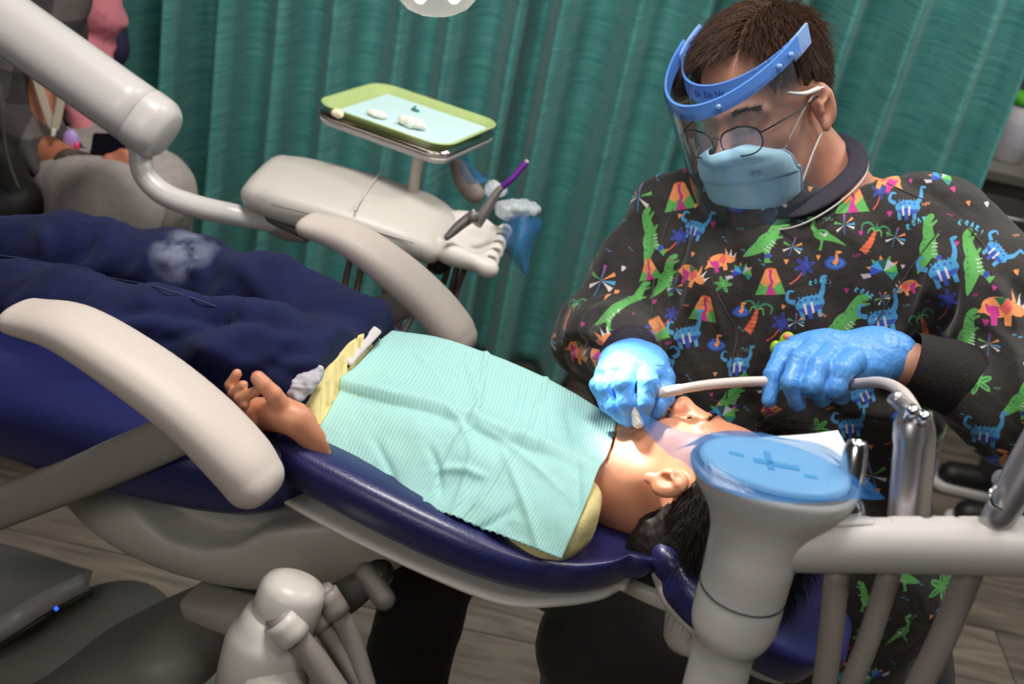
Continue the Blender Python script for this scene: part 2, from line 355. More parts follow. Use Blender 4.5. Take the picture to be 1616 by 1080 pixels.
for z in zs:
    xx = xs+.012*np.sin(z*1.7+xs*3)
    i = np.clip(np.searchsorted(fx, xx)-1, 0, len(fx)-2); u = (xx-fx[i])/(fx[i+1]-fx[i]); am = fa[i]*(1-u)+fa[i+1]*u
    y = -.072*am*np.cos(2*np.pi*u+.5*np.sin(2*np.pi*u))*(1+.15*np.sin(z*2+i))+.02*np.sin(xx*5+z)
    vv.append(np.stack([xs, CY0+y, np.full(nx, z)], 1))
F = [(i*nx+j, i*nx+j+1, (i+1)*nx+j+1, (i+1)*nx+j) for i in range(nz-1) for j in range(nx-1)]
cu = empty('privacy_curtain', ((xl+xr)/2, CY0, 0), 'teal satin privacy curtain hanging in vertical folds behind the dental chair', 'curtain')
o = build('curtain_fabric', (np.vstack(vv), F), cm, cu); solid(o, .003)
build('curtain_track', box((0, CY0, 2.52), 2.6, .03, .03), mat('aluminium', (170, 170, 170), .35, metal=.9), cu, smooth=False)
for sx in (xl+.05, 0, xr-.05): build('hanger_rod', tube([(sx, CY0, 2.53), (sx, CY0, 2.735)], .006, n=2, seg=8), MATS['aluminium'], cu)

# ================================================================== DENTAL CHAIR
plastic = mat('chair_plastic', (196, 187, 179), .38, bump=.03, bscale=500, var=.02)
plastic2 = mat('chair_casting', (198, 190, 180), .45, bump=.06, bscale=700, var=.03)
leather = mat('navy_upholstery', (33, 37, 88), .36, bump=.10, bscale=420, var=.06, spec=.55, coat=.25)
dark = mat('dark_plastic', (34, 31, 30), .5); steel = mat('steel', (190, 188, 186), .22, metal=1); hose = mat('hose_grey', (140, 132, 125), .5, bump=.02, bscale=300)
hose_d = mat('hose_taupe', (96, 82, 76), .5)
chair = empty('dental_chair', W(.1, 0, 0), 'reclined dental chair with navy upholstery, cream plastic arms and casting, carrying the child', 'dental chair')
def dish(vf, wid, dep, s0=None):
    v, f = vf; v = v.copy(); t = (v-OC)@V; s_ = (v-OC)@U; seg_ = 56; nr = len(v)//seg_; zr = v[:, 2].reshape(nr, seg_); e_ = np.repeat(np.clip((zr.max(1)-zr.min(1))/2/.032, 0, 1), seg_); t = t-np.repeat(t.reshape(nr, seg_).mean(1), seg_); wl_ = np.repeat(np.abs(t.reshape(nr, seg_)).max(1), seg_)*.95; zc = np.repeat(v[:, 2].reshape(nr, seg_).mean(1), seg_); up = np.clip((v[:, 2]-zc)/.02, 0, 1)
    v[:, 2] -= up*e_*dep*np.clip(1-(t/wl_)**2, 0, 1); return v, f
def slab(rows, off_z=0, grow=0, n=60, ex=3.0, hts=None, seg=56, tc=0):
    R = np.array(rows, float); C = np.array([W(r[0], tc, r[2]+off_z) for r in R])
    return loft(C, R[:, 1]+grow, R[:, 3] if hts is None else hts, up=(0, 0, 1), n=n, ex=ex, side=V, seg=seg, cap='round', capn=6)
seat_rows = [(-.98, .2, .59, .05), (-.7, .235, .645, .06), (-.45, .255, .69, .066), (-.25, .268, .722, .07), (-.08, .272, .742, .07), (.05, .262, .762, .066), (.11, .24, .772, .060), (.14, .2, .78, .045)]
back_rows = [(.08, .15, .79, .02), (.11, .205, .792, .04), (.2, .222, .79, .045), (.32, .222, .78, .045), (.40, .205, .770, .040), (.45, .175, .765, .036), (.485, .125, .764, .032), (.500, .085, .764, .028)]
build('seat', dish(slab([(r_[0], r_[1]-.045, r_[2], r_[3]) for r_ in seat_rows], tc=-.045), .2, .02), leather, chair)
build('backrest', dish(slab([(r_[0], r_[1]-min(.045, r_[1]*.25), r_[2], r_[3]) for r_ in back_rows], tc=-.045), .2, .042), leather, chair)
build('backrest_shell', slab([(r_[0], r_[1]-min(.045, r_[1]*.25), r_[2]+(0 if r_[0] < .3 else .002 if r_[0] < .42 else .010), r_[3]) for r_ in back_rows], -.041, .001, tc=-.045, hts=np.array([.006, .007, .008, .008, .008, .008, .007, .006])), plastic, chair)
hr_rows = [(.545, .10, .768, .03), (.56, .12, .762, .036), (.6, .13, .748, .04), (.66, .125, .728, .04), (.71, .1, .708, .036), (.735, .05, .698, .02)]
build('headrest', dish(slab(hr_rows, n=30, tc=-.0), .1, .025), leather, chair)
build('headrest_shell', slab([(.525, .08, .75, .012), (.56, .118, .74, .016), (.63, .125, .715, .018), (.69, .1, .69, .015), (.72, .05, .68, .01)], n=24, tc=-.0), plastic, chair)
build('headrest_bracket', loft([W(.42, 0, .70), W(.52, 0, .69), W(.6, 0, .69)], [.05, .05, .05], [.010, .015, .014], n=14, side=V, ex=3, cap='round'), plastic2, chair)
build('headrest_knob', lathe(W(.585, -.03, .68), (.1, -.3, -1), [(.001, -.02), (.02, -.02), (.034, -.01), (.038, 0), (.036, .03), (.03, .04)]), plastic2, chair)
# armrests (> support)
for sgn, path, sup in ((-.28, [(38, 500), (115, 520), (220, 585), (310, 655), (375, 722), (401, 757)], [(330, 655), (270, 690), (100, 762), (-90, 835)]),
                       (.28, [(492, 355), (555, 378), (625, 428), (680, 478), (712, 518), (722, 535)], [(665, 463), (610, 490), (520, 520), (440, 540)])):
    C = [T(*p, sgn) for p in path]
    a = build('armrest', loft(C, [.032, .037, .04, .04, .039, .036], [.016, .021, .024, .025, .027, .026], n=40, side=V, ex=2.4, seg=36, cap='round', capn=7), mat('armrest_urethane', (205, 192, 183), .5, bump=.03, bscale=600), chair)
    build('armrest_support', loft([T(*p, sgn+(.012 if sgn < 0 else -.012)) for p in sup], [.016]*4, [.021, .024, .025, .026], n=24, side=V, ex=2.6, cap='flat'), mat('support_plastic', (150, 141, 135), .5), a)
# casting under the seat
S = SDF(); S.ell(W(-.03, 0, .605), (.285, .195, .12), R=[nrm(U+.16*ZZ), V, nrm(ZZ-.16*U)], k=.05)
S.ell(W(.10, 0, .685), (.15, .17, .055), R=[U, V, ZZ], k=.06); S.ell(W(-.33, 0, .655), (.28, .16, .05), R=[U, V, ZZ], k=.05); S.ell(W(-.15, -.02, .68), (.14, .16, .04), R=[U, V, ZZ], k=.04)
S.cap(W(-.05, -.16, .705), W(.1, -.165, .735), .03, .02, k=.05); S.ell(W(.05, -.2, .72), (.12, .04, .025), R=[nrm(U+.2*ZZ), V, ZZ], k=.03, sub=True)
lc_ = sorted([tuple(ch_sz) for ch_sz in [(float((T(x_, y_, -.18)-OC)@U), float(T(x_, y_, -.18)[2])) for x_, y_ in ((150, 765), (211, 799), (272, 846), (325, 864), (373, 862), (408, 844), (461, 840), (549, 846), (615, 872))]])
def shelf(P): s_ = (P-OC)@U; t_ = (P-OC)@V; return np.maximum(np.interp(s_, [a[0] for a in lc_], [a[1] for a in lc_])-P[..., 2], .135-np.abs(t_))
S.ops.append((np.array([-.9, .8, .55]), np.array([.4, 1.7, .85]), shelf, .007, True))
build('seat_casting', S.mesh(.0055, 2), plastic2, chair)
build('tilt_pivot', loft([W(.04, 0, .73), W(.13, 0, .75), W(.18, 0, .755)], [.2, .19, .14], [.02, .024, .015], side=V, n=14, ex=3, cap='round'), plastic, chair)
# lift arm sloping to the base, and the base cover with its dark gap and light
top_ = [T(x_, y_, .1) for x_, y_ in ((-140, 1000), (-30, 965), (60, 945), (150, 925), (238, 902), (290, 925))]
build('lift_arm', loft([p-.11*V-.075*ZZ for p in top_], [.13, .13, .13, .13, .125, .10], [.078, .078, .078, .076, .070, .05], n=40, side=V, ex=3.2, seg=48, cap='round'), mat('lift_plastic', (136, 130, 123), .5, bump=.04, bscale=600), chair)
low_ = [T(x_, y_, -.12) for x_, y_ in ((-60, 1190), (80, 1120), (200, 1060), (300, 1020))]
build('lift_link', loft([p+.02*V for p in low_], [.12]*4, [.05]*4, n=30, side=V, ex=3.2, seg=40, cap='round'), mat('lift_plastic', (136, 130, 123)), chair)
cg = [[T(-160, 838, .1), T(0, 885, .1), T(70, 907, .09), T(136, 931, .04)], [T(-160, 940, 0)+.012*ZZ, T(0, 940, 0)+.012*ZZ, T(70, 934, .02)+.008*ZZ, T(139, 932, .02)], [T(-160, 1100, -.12), T(0, 1017, -.12), T(70, 972, -.08), T(142, 934, .0)]]
o = build('lift_cover', sheet(cg, 16, 30), mat('cover_plastic', (175, 170, 165), .4), chair); solid(o, .03, -1)
gap = [T(-60, 1053, -.135), T(0, 1020, -.135), T(70, 975, -.095), T(110, 952, -.05), T(143, 936, -.01)]
build('cover_seam', tube(gap, .0042, n=20, seg=8), dark, chair)
build('status_light', lathe(T(90, 960, -.10), -V, [(.003, 0), (.003, .003), (.001, .004)], seg=10), mat('blue_led', (30, 60, 255), .4, emit=(30, 60, 255), es=4), chair, 'small glowing blue status light')
build('base_plate', loft([W(-.55, 0, .03), W(-.4, 0, .03), W(.0, 0, .03), W(.2, 0, .03)], [.16, .17, .17, .14], [.028, .028, .028, .022], n=30, side=V, ex=4, cap='round'), plastic2, chair)
S = SDF(); S.cap(W(-.25, 0, .06), W(-.25, 0, .14), .12, .10, k=.04)
build('base_column', S.mesh(.012, 2), plastic2, chair)
# bracket and lock lever beside the casting
build('mount_bracket', loft([T(312, 948, -.13), T(370, 968, -.15), T(440, 985, -.16)], [.03, .03, .03], [.016, .018, .018], n=14, side=V, ex=4, cap='round'), mat('bracket_pale', (168, 160, 152), .5), chair)
br = build('lever_bracket', loft([D(478, 975, 1.36), D(540, 945, 1.34), D(600, 903, 1.33)], [.02, .022, .02], [.02, .02, .013], n=12, ex=3, up=CY, cap='round'), mat('bracket_brown', (84, 77, 72), .5), chair)
build('lock_lever', loft([D(578, 905, 1.31), D(592, 925, 1.305), D(606, 946, 1.3)], [.0125]*3, [.0125]*3, n=8, cap='round', capn=4), mat('bracket_grey', (112, 104, 98), .5), br)
build('pivot_screw', lathe(D(597, 905, 1.315), CZ+CY*.6, [(.016, -.006), (.016, .0), (.012, .002), (.012, .008), (.008, .0105), (.001, .011)]), mat('dark_steel', (110, 105, 100), .3, metal=.9), br)

# ================================================================== VACUUM HOSE MANIFOLD (bottom left)
mf = empty('vacuum_manifold', T(440, 1000, -.3)*[1, 1, 0], 'pale vacuum manifold with domed cap and three hoses below the seat casting', 'suction manifold')
wp = mat('manifold_plastic', (205, 198, 190), .35)
hx = D(455, 955, 1.27)
build('cap', lathe(hx, nrm(CY*.85+CX*.3+CZ*.25), [(.035, -.055), (.036, .0), (.035, .018), (.031, .026), (.020, .0315), (.001, .033)], seg=36), wp, mf)
lo = D(425, 1015, 1.28)
build('collar', lathe(lo, nrm(CY*.9+CX*.3+CZ*.25), [(.043, -.075), (.046, -.03), (.047, .0), (.044, .012), (.038, .02), (.034, .035)], seg=36), wp, mf)
build('stem', tube([lo-CY*.03, lo-CY*.14, (lo-CY*.14)*[1, 1, 0]+np.array([0, .02, .02])], [.042, .04, .038], n=14, seg=20), plastic2, mf)
for pts, r0 in (([(436, 972), (462, 1002), (500, 1048), (550, 1120)], .0165), ([(475, 950), (505, 985), (535, 1030), (580, 1110)], .0125), ([(508, 930), (530, 965), (555, 1010), (585, 1110)], .013)):
    h_ = build('hose', tube([D(x, y, (1.238 if r0 > .015 else 1.28)+.01*i) for i, (x, y) in enumerate(pts)], r0*.86, n=24, seg=14), hose, mf)
    build('hose_cuff', tube([D(pts[0][0]+4, pts[0][1]+6, (1.238 if r0 > .015 else 1.284)), D(pts[1][0]+4, pts[1][1]+6, (1.243 if r0 > .015 else 1.288))], r0*1.12, n=4, seg=16), wp if r0 > .015 else hose, h_)

# ================================================================== ASSISTANT'S HOLDER (right foreground)
asst = empty('instrument_holder', D(1150, 1060, 1.08)*[1, 1, 0], 'cream instrument holder post with oval pad and horizontal tube arm, right foreground', 'instrument holder')
pad_c = D(1222, 742, 1.07); axz = nrm(ZZ*1+.02*V)
ax1 = nrm(CX*1.0-CY*.10+CZ*.0); ax1 = nrm(ax1-axz*np.dot(ax1, axz)); ax2 = np.cross(axz, ax1)
N_ = 40; th = np.linspace(0, 2*math.pi, N_, endpoint=False)
post_pts = [(D(1222, 742, 1.07), .0735, .05), (D(1222, 752, 1.07), .077, .053), (D(1218, 775, 1.072), .07, .05), (D(1206, 812, 1.075), .052, .042), (D(1194, 845, 1.078), .0425, .04), (D(1185, 880, 1.08), .0405, .04), (D(1173, 925, 1.085), .0395, .039), (D(1165, 955, 1.087), .0395, .039), (D(1156, 985, 1.09), .038, .038), (D(1150, 1004, 1.092), .033, .033), (D(1145, 1013, 1.093), .0285, .0285), (D(1118, 1120, 1.105), .0285, .0285)]
rows = []
R = crom(np.array([[*p[0], p[1], p[2]] for p in post_pts]), 70)
for q in R: rows.append(q[:3]+np.outer(np.cos(th)*q[3], ax1)+np.outer(np.sin(th)*q[4], ax2))
F = [(i*N_+j, i*N_+(j+1) % N_, (i+1)*N_+(j+1) % N_, (i+1)*N_+j) for i in range(len(rows)-1) for j in range(N_)]; F.append(tuple(range(N_))); F.append(tuple(range((len(rows)-1)*N_, len(rows)*N_)))
build('post', (np.vstack(rows), F), mat('holder_plastic', (196, 190, 186), .4, bump=.02, bscale=500), asst)
e0 = D(1118, 1120, 1.105); build('post_foot', tube([e0, e0*[1, 1, 0]+np.array([0, 0, .03])], [.0285, .03], n=6, seg=24), plastic, asst)
build('base_foot', lathe(e0*[1, 1, 0], (0, 0, 1), [(.14, 0), (.14, .015), (.12, .03), (.04, .045)], seg=36), plastic, asst)
build('seam_ring', tube([D(1172, 929, 1.085)+np.cos(a)*.0393*ax1+np.sin(a)*.0388*ax2 for a in np.linspace(0, 2*math.pi, 30)], .0009, n=60, seg=6), dark, asst)
pr = [pad_c+ax1*math.cos(a)*.069*1.0+ax2*math.sin(a)*.045 for a in th]
pv = []
for s_, hgt in ((1.0, .001), (.98, .005), (.9, .0065), (.6, .006), (.3, .0055), (.01, .0055)): pv += [pad_c+(p-pad_c)*s_+axz*hgt for p in pr]
F = [(i*N_+j, i*N_+(j+1) % N_, (i+1)*N_+(j+1) % N_, (i+1)*N_+j) for i in range(5) for j in range(N_)]
build('touch_pad', (pv, F), mat('pad_membrane', (222, 250, 252), .3, var=.04, vscale=30), asst, 'pale oval control pad')
gm = mat('pad_print', (150, 212, 228), .4)
for (gx, gy, l1, l2) in ((0, 0, .042, .007), (-.006, .004, .006, .03), (.03, -.01, .012, .005), (-.036, .004, .014, .005)):
    build('pad_symbol', box(pad_c+ax1*gx+ax2*gy+axz*.0063, l1, l2, .0006, ax1, ax2, axz), gm, asst, smooth=False)
tub = [D(1205, 868, 1.075), D(1290, 861, 1.07), D(1450, 862, 1.06), D(1640, 868, 1.05), D(1900, 880, 1.04)]
build('tube_arm', tube(tub, [.020, .0245, .0245, .0245, .0245], n=30, seg=30, cap='round'), mat('holder_plastic', (1, 1, 1)), asst)
for p0, p1, rr in (((1322, 890), (1290, 1130), .0112), ((1408, 890), (1325, 1130), .0102), ((1535, 890), (1430, 1130), .0125)):
    build('hose', tube([D(*p0, 1.08), D((p0[0]+p1[0])/2+4, (p0[1]+p1[1])/2, 1.1), D(*p1, 1.13), D(p1[0]-60, p1[1]+200, 1.2)], rr, n=16, seg=14), mat('hose_long', (150, 140, 132), .5), asst)
for x_, w_ in ((1345, 30), (1430, 26), (1490, 16), (1530, 14), (1585, 40)):
    c = D(x_, 826, 1.062); build('holder_clip', loft([c-CX*w_*.00045, c+CX*w_*.00045], [.012]*2, [.006]*2, cap='round', up=CY, capn=4), mat('holder_plastic', (1, 1, 1)), asst)

# instruments in the holder
chrome = mat('chrome', (225, 222, 224), .2, metal=1); satin = mat('satin_aluminium', (190, 185, 188), .34, metal=.85)
def up_axis(p0, p1): return nrm(np.array(p1)-np.array(p0))
hv = empty('vacuum_handpiece', D(1342, 815, 1.09), 'chrome tapered vacuum valve standing behind the pad in the holder', 'suction handpiece')
a, b_ = D(1333, 818, 1.09), D(1354, 692, 1.08)
build('body', lathe(a, up_axis(a, b_), [(.018, -.012), (.0175, .008), (.0145, .018), (.0112, .02), (.0115, .03), (.0118, .05), (.0112, .062), (.0095, .0695), (.0082, .072), (.0072, .072), (.007, .055)], seg=32), chrome, hv)
build('ring', lathe(a+up_axis(a, b_)*.016, up_axis(a, b_), [(.0125, -.002), (.0142, 0), (.0125, .002)], seg=24), satin, hv)
sj = empty('saliva_ejector', D(1428, 820, 1.1), 'grey aluminium suction valve with two buttons feeding the white saliva tube', 'saliva ejector')
a, b_ = D(1422, 832, 1.1), D(1440, 650, 1.085)
build('valve_body', lathe(a, up_axis(a, b_), [(.0125, -.01), (.0132, .01), (.0135, .045), (.0138, .075), (.0155, .082), (.0158, .096), (.013, .103), (.0085, .107), (.001, .107)], seg=32), satin, sj)
for dx in (-9, 9):
    c = D(1451+dx, 649+dx*.5, 1.068); build('button', lathe(c, nrm(CY*.7+CZ*.6+CX*.2), [(.0056, -.012), (.0056, 0), (.0045, .001), (.001, .0012)], seg=20), chrome, sj)
build('side_nozzle', tube([D(1436, 650, 1.085), D(1408, 624, 1.085)], [.0085, .0068], n=6, seg=18), satin, sj)
build('back_tube', tube([D(1457, 655, 1.11), D(1463, 700, 1.12), D(1452, 830, 1.12)], .008, n=16), hose, sj)
tp = [(1047, 619, 1.375), (1075, 614, 1.365), (1130, 606, 1.36), (1205, 602, 1.40), (1280, 604, 1.425), (1345, 606, 1.40), (1390, 604, 1.29), (1422, 618, 1.2), (1443, 648, 1.12), (1448, 668, 1.1)]
build('saliva_tube', tube([D(*p) for p in tp], [.0052, .0055, .0058, .006, .006, .0062, .0062, .0062, .0063, .0063], n=70, seg=14), mat('tube_white', (222, 208, 200), .4), sj)
build('tip', tube([D(1044, 620, 1.375), D(1072, 615, 1.366)], [.0062, .0066], n=6, seg=14, cap='round'), mat('tip_clear', (232, 222, 222), .25, alpha=.9), sj)
rh = empty('air_water_handpiece', D(1580, 800, 1.08), 'chrome syringe handpiece with a wire ring leaning in the holder at the right edge', 'handpiece')
a, b_ = D(1568, 830, 1.05), D(1650, 690, 1.03)
build('body', lathe(a, up_axis(a, b_), [(.013, -.01), (.0145, .01), (.016, .035), (.0175, .06), (.0185, .1), (.015, .13)], seg=30), satin, rh)
build('ring_clip', tube([D(1582, 806, 1.035), D(1566, 796, 1.03), D(1563, 778, 1.03), D(1572, 768, 1.035)], .0021, n=20, seg=8), chrome, rh)
build('knob', lathe(D(1582, 758, 1.055), -CX+CZ*.6+CY*.3, [(.008, -.004), (.0085, .004), (.006, .006), (.001, .006)], seg=18), satin, rh)

# blue film and paper over the pad
film = mat('blue_film', (52, 126, 204), .2, spec=.6); N, L, b = nodes(film)
tr = N.new('ShaderNodeBsdfTransparent'); tr.inputs[0].default_value = (*lin((224, 240, 252)), 1); mx = N.new('ShaderNodeMixShader'); mx.inputs[0].default_value = .40
L.new(tr.outputs[0], mx.inputs[1]); L.new(b.outputs[0], mx.inputs[2]); L.new(mx.outputs[0], N['Material Output'].inputs[0])
n2 = N.new('ShaderNodeTexNoise'); n2.inputs['Scale'].default_value = 35; bp = N.new('ShaderNodeBump'); bp.inputs['Strength'].default_value = .25; bp.inputs['Distance'].default_value = .004; L.new(n2.outputs['Fac'], bp.inputs['Height']); L.new(bp.outputs[0], b.inputs['Normal'])
def lip(x, y, d): return D(x, y, d)
G = [[lip(1008, 650, 1.2), lip(1085, 682, 1.16), lip(1200, 690, 1.13), lip(1290, 700, 1.13), lip(1350, 738, 1.125), lip(1394, 784, 1.12)],
     [lip(1012, 668, 1.17), lip(1088, 700, 1.12), lip(1190, 712, 1.09), lip(1280, 726, 1.09), lip(1335, 756, 1.095), lip(1396, 786, 1.10)],
     [lip(1022, 684, 1.13), lip(1092, 726, 1.07), lip(1175, 748, 1.045), lip(1260, 762, 1.045), lip(1325, 776, 1.06), lip(1396, 787, 1.08)],
     [lip(1036, 700, 1.10), lip(1098, 752, 1.04), lip(1165, 783, 1.012), lip(1245, 794, 1.008), lip(1315, 792, 1.025), lip(1396, 788, 1.065)]]
fv, ff = sheet(G, 40, 80); q = fv-pad_c; a_, b2_, h_ = q@ax1, q@ax2, q@axz
dst = np.sqrt((a_/.072)**2+(b2_/.049)**2); lift = np.clip((1.25-dst)/.25, 0, 1); need = .0085-h_; fv = fv+np.outer(lift*np.maximum(need, -.004), axz)
bf = build('barrier_film', (fv, ff), film, label='translucent blue barrier film draped over the oval pad in front', cat='film')
G = [[D(1118, 683, 1.165), D(1190, 690, 1.165), D(1260, 686, 1.165), D(1322, 680, 1.165)], [D(1130, 720, 1.155), D(1200, 722, 1.155), D(1275, 716, 1.155), D(1336, 706, 1.155)], [D(1140, 760, 1.145), D(1215, 756, 1.145), D(1285, 745, 1.145), D(1345, 733, 1.145)]]
pt = build('paper_towel', wrinkle((lambda q: (q[0], np.array(q[1])))(sheet(G, 16, 40)), .0015, 20, 3), mat('paper_white', (235, 238, 240), .8, bump=.1, bscale=300), label='white paper towel behind the film on the oval pad', cat='paper towel'); solid(pt, .0006)

# ================================================================== DELIVERY UNIT
du = empty('delivery_unit', D(570, 330, 1.95)*[1, 1, 0], 'white delivery unit on a jointed arm, tray post and instrument cradle behind the chair', 'delivery unit')
arm_m = mat('arm_white', (214, 208, 204), .3)
A0 = D(-230, -135, 1.9); A1 = D(222, 185, 1.9); ad = nrm(A1-A0)
build('main_arm', loft([A0, (A0+A1)/2, A1], .052, .050, n=20, seg=40, ex=2.3, up=CY), arm_m, du)
build('arm_cap', loft([A1+ad*.001, A1+ad*.02, A1+ad*.035, A1+ad*.05, A1+ad*.056], [.053, .053, .050, .038, .02], [.051, .051, .049, .038, .02], n=24, seg=40, ex=2.5, up=CY), arm_m, du)
build('arm_seam', loft([A1-ad*.0012, A1+ad*.0012], .0515, .0495, seg=40, ex=2.3, up=CY), dark, du)
build('elbow_tube', tube([D(232, 195, 1.93), D(222, 235, 1.93), D(228, 275, 1.93), D(258, 306, 1.93), D(310, 326, 1.93), D(370, 339, 1.93), D(440, 353, 1.95)], [.0185]*4+[.0185, .0175, .016], n=60, seg=24), arm_m, du)
build('arm_post', tube([A0, A0*[1, 1, 0]+np.array([0, .0, .0])], [.05, .07], n=4, seg=24), arm_m, du)
bc = D(560, 322, 1.97); bx = nrm(np.array([1, -.03, -.02])); by = nrm(np.cross([0, 0, 1], bx)); bz = np.cross(bx, by)
def body_rows(rows, ex=3.2, seg=44, n=46, cap='round'):
    R = np.array(rows, float); return loft([bc+bx*r[0]+by*r[1]+bz*r[2] for r in R], R[:, 3], R[:, 4], n=n, side=by, seg=seg, ex=ex, cap=cap, up=bz, capn=6)
build('control_body', body_rows([(-.140, 0, .0, .092, .032), (-.1, 0, 0, .1, .035), (0, 0, -.002, .105, .036), (.09, 0, -.008, .105, .034), (.125, 0, -.012, .1, .03), (.14, 0, -.016, .097, .026)], ex=3.0), mat('unit_plastic', (205, 198, 190), .42), du)
build('trim_seam', tube([bc+bx*.02+by*q+bz*(.0355-max(0, abs(q)-.09)**2*60) for q in np.linspace(-.1, .1, 15)], .0016, n=30, seg=8), mat('seam_light', (222, 214, 206), .3), du)
build('side_seam', tube([bc+bx*q-by*.1045+bz*(.008-.04*max(0, q)) for q in np.linspace(-.11, .12, 12)], .0007, n=30, seg=6), hose_d, du)
build('under_bellows', body_rows([(-.12, -.03, -.035, .04, .012), (-.05, -.03, -.042, .05, .014), (.02, -.03, -.035, .04, .01)], ex=2.2, n=14, seg=24), hose_d, du)
build('arm_joint', tube([D(418, 348, 1.95), D(450, 366, 1.95), D(480, 372, 1.94)], [.013, .014, .012], n=10, seg=14, cap='round'), hose, du)
# cradle
S = SDF()
cc = bc+bx*.19-bz*.012
S.ell(cc-bx*.005, (.062, .1, .03), R=[bx, by, bz], k=.02); S.ell(cc+bz*.022+bx*.008, (.055, .088, .027), R=[nrm(bx-.15*bz), by, bz], k=.01, sub=True)
S.cap(cc-bx*.01-by*.09+bz*.008, cc+bx*.055-by*.085-bz*.005, .014, .01, k=.015); S.cap(cc+bx*.05-by*.085-bz*.005, cc+bx*.055+by*.085-bz*.005, .013, .013, k=.015)
for q in range(5):
    p = cc+bx*.052+by*(-.066+q*.034)
    for zz in (-.03, -.015, 0, .015, .03): S.cap(p+bz*zz, p+bx*.045+bz*zz, .0095, .0095, k=.003, sub=True)
build('instrument_cradle', S.mesh(.0028, 1), mat('cradle_plastic', (226, 218, 210), .38), du)
tz = nrm(np.array([.0, .0, 1]))
# tray support: post, plate and steel rim
tl, tt_, tr_, tb = Zp(488, 176, .925), Zp(612, 156, .925), Zp(790, 194, .925), Zp(683, 232, .925)
tcn = (tl+tt_+tr_+tb)/4; tu = nrm([.93, -.35, 0]); tv = np.array([-tu[1], tu[0], 0]); LU, LV = .124, .102
def rrect(c, hu, hv_, r, z, n=6):
    out = []
    for sx, sy, a0 in ((1, 1, 0), (-1, 1, 90), (-1, -1, 180), (1, -1, 270)):
        for k in range(n+1):
            a = math.radians(a0+90*k/n); out.append(c+tu*(sx*(hu-r)+r*math.cos(a))+tv*(sy*(hv_-r)+r*math.sin(a))+np.array([0, 0, z]))
    return out
def rings(rs, close=True):
    n = len(rs[0]); v = np.vstack(rs); F = [(i*n+j, i*n+(j+1) % n, (i+1)*n+(j+1) % n, (i+1)*n+j) for i in range(len(rs)-1) for j in range(n)]
    if close: F.append(tuple(range(n-1, -1, -1))); F.append(tuple(range((len(rs)-1)*n, len(rs)*n)))
    return v, F
pp = Zp(655, 250, .9); pp = tcn+(pp-tcn)*[1, 1, 0]*.3
pp2 = D(653, 292, 2.0)
build('tray_post', tube([np.array([pp2[0], pp2[1], .80]), np.array([pp2[0], pp2[1], .905])], .0095, n=6, seg=18), plastic, du)
build('tray_plate', rings([rrect(tcn, LU*.94, LV*.94, .02, -.022), rrect(tcn, LU*.97, LV*.97, .022, -.016), rrect(tcn, LU*.97, LV*.97, .022, -.012)]), mat('plate_white', (200, 196, 192), .35), du)
build('tray_rim', rings([rrect(tcn, LU*.93, LV*.93, .03, -.013), rrect(tcn, LU*.99, LV*.99, .03, -.0085), rrect(tcn, LU*1.0, LV*1.0, .032, -.0035)]), mat('rim_steel', (200, 188, 176), .2, metal=1), du)
for pts in ([(560, 385), (548, 430), (537, 495)], [(575, 390), (567, 440), (556, 495)], [(612, 385), (607, 440), (604, 490)], [(688, 396), (672, 440), (650, 500), (625, 560)], [(712, 395), (705, 430), (690, 480), (680, 560)], [(728, 392), (722, 420), (712, 460), (700, 520)], [(742, 388), (735, 420), (722, 455), (712, 500)], [(640, 392), (634, 450), (628, 520)]):
    p = [D(x, y, 1.97) for x, y in pts]; p.append(p[-1]*[1, 1, 0]+np.array([0, .0, .4])); build('hose', tube(p, .0052, n=24, seg=10), hose_d, du)
build('hose_boot', lathe(bc+bx*.16-by*.05-bz*.045, -bz, [(.012, -.01), (.012, .01), (.008, .016)], seg=14), dark, du)

# tray and what lies on it
tray = empty('instrument_tray', tcn, 'shallow green square instrument tray lined with pale blue paper on the steel rim', 'tray')
gm_ = mat('green_tray', (176, 196, 128), .4)
o = build('tray_shell', rings([rrect(tcn, LU*.90, LV*.88, .028, .004), rrect(tcn, LU*.92, LV*.90, .03, -.001), rrect(tcn, LU*1.0, LV*1.0, .034, .012), rrect(tcn, LU*1.012, LV*1.012, .036, .012), rrect(tcn, LU*1.012, LV*1.012, .036, .009), rrect(tcn, LU*.9, LV*.88, .03, -.003)][1:]+[]), gm_, tray) if False else None
rs = [rrect(tcn, LU*.3, LV*.3, .02, .0), rrect(tcn, LU*.86, LV*.86, .026, .0), rrect(tcn, LU*.9, LV*.9, .028, .002), rrect(tcn, LU*.97, LV*.97, .034, .0125), rrect(tcn, LU*1.015, LV*1.015, .037, .0135), rrect(tcn, LU*1.02, LV*1.02, .038, .0115), rrect(tcn, LU*.98, LV*.98, .034, .0095), rrect(tcn, LU*.9, LV*.9, .028, -.0025), rrect(tcn, LU*.3, LV*.3, .02, -.0025)]
build('tray_shell', rings(rs), gm_, tray)
g = rings([rrect(tcn+tu*.01, LU*.82, LV*.8, .004, .003, 2), rrect(tcn+tu*.01, LU*.4, LV*.4, .004, .0036, 2)]); g = (g[0], g[1])
lin_ = build('tray_liner', g, mat('liner_paper', (196, 224, 226), .8), label='pale blue paper liner lying in the green tray', cat='paper liner', smooth=False); solid(lin_, .0006)
cw = mat('cotton', (240, 236, 228), .9, bump=.4, bscale=250)
def lump(name, c, rs_, label, cat, seed, m=cw, R=None):
    S = SDF(); S.ell(c, rs_, R=R, k=.004); S.ell(np.array(c)+tu*rs_[0]*.6+tv*rs_[1]*.3, np.array(rs_)*.7, R=R, k=.008); return build(name, wrinkle(S.mesh(min(rs_)/4.0, 1), min(rs_)*.3, 60, seed), m, label=label, cat=cat)
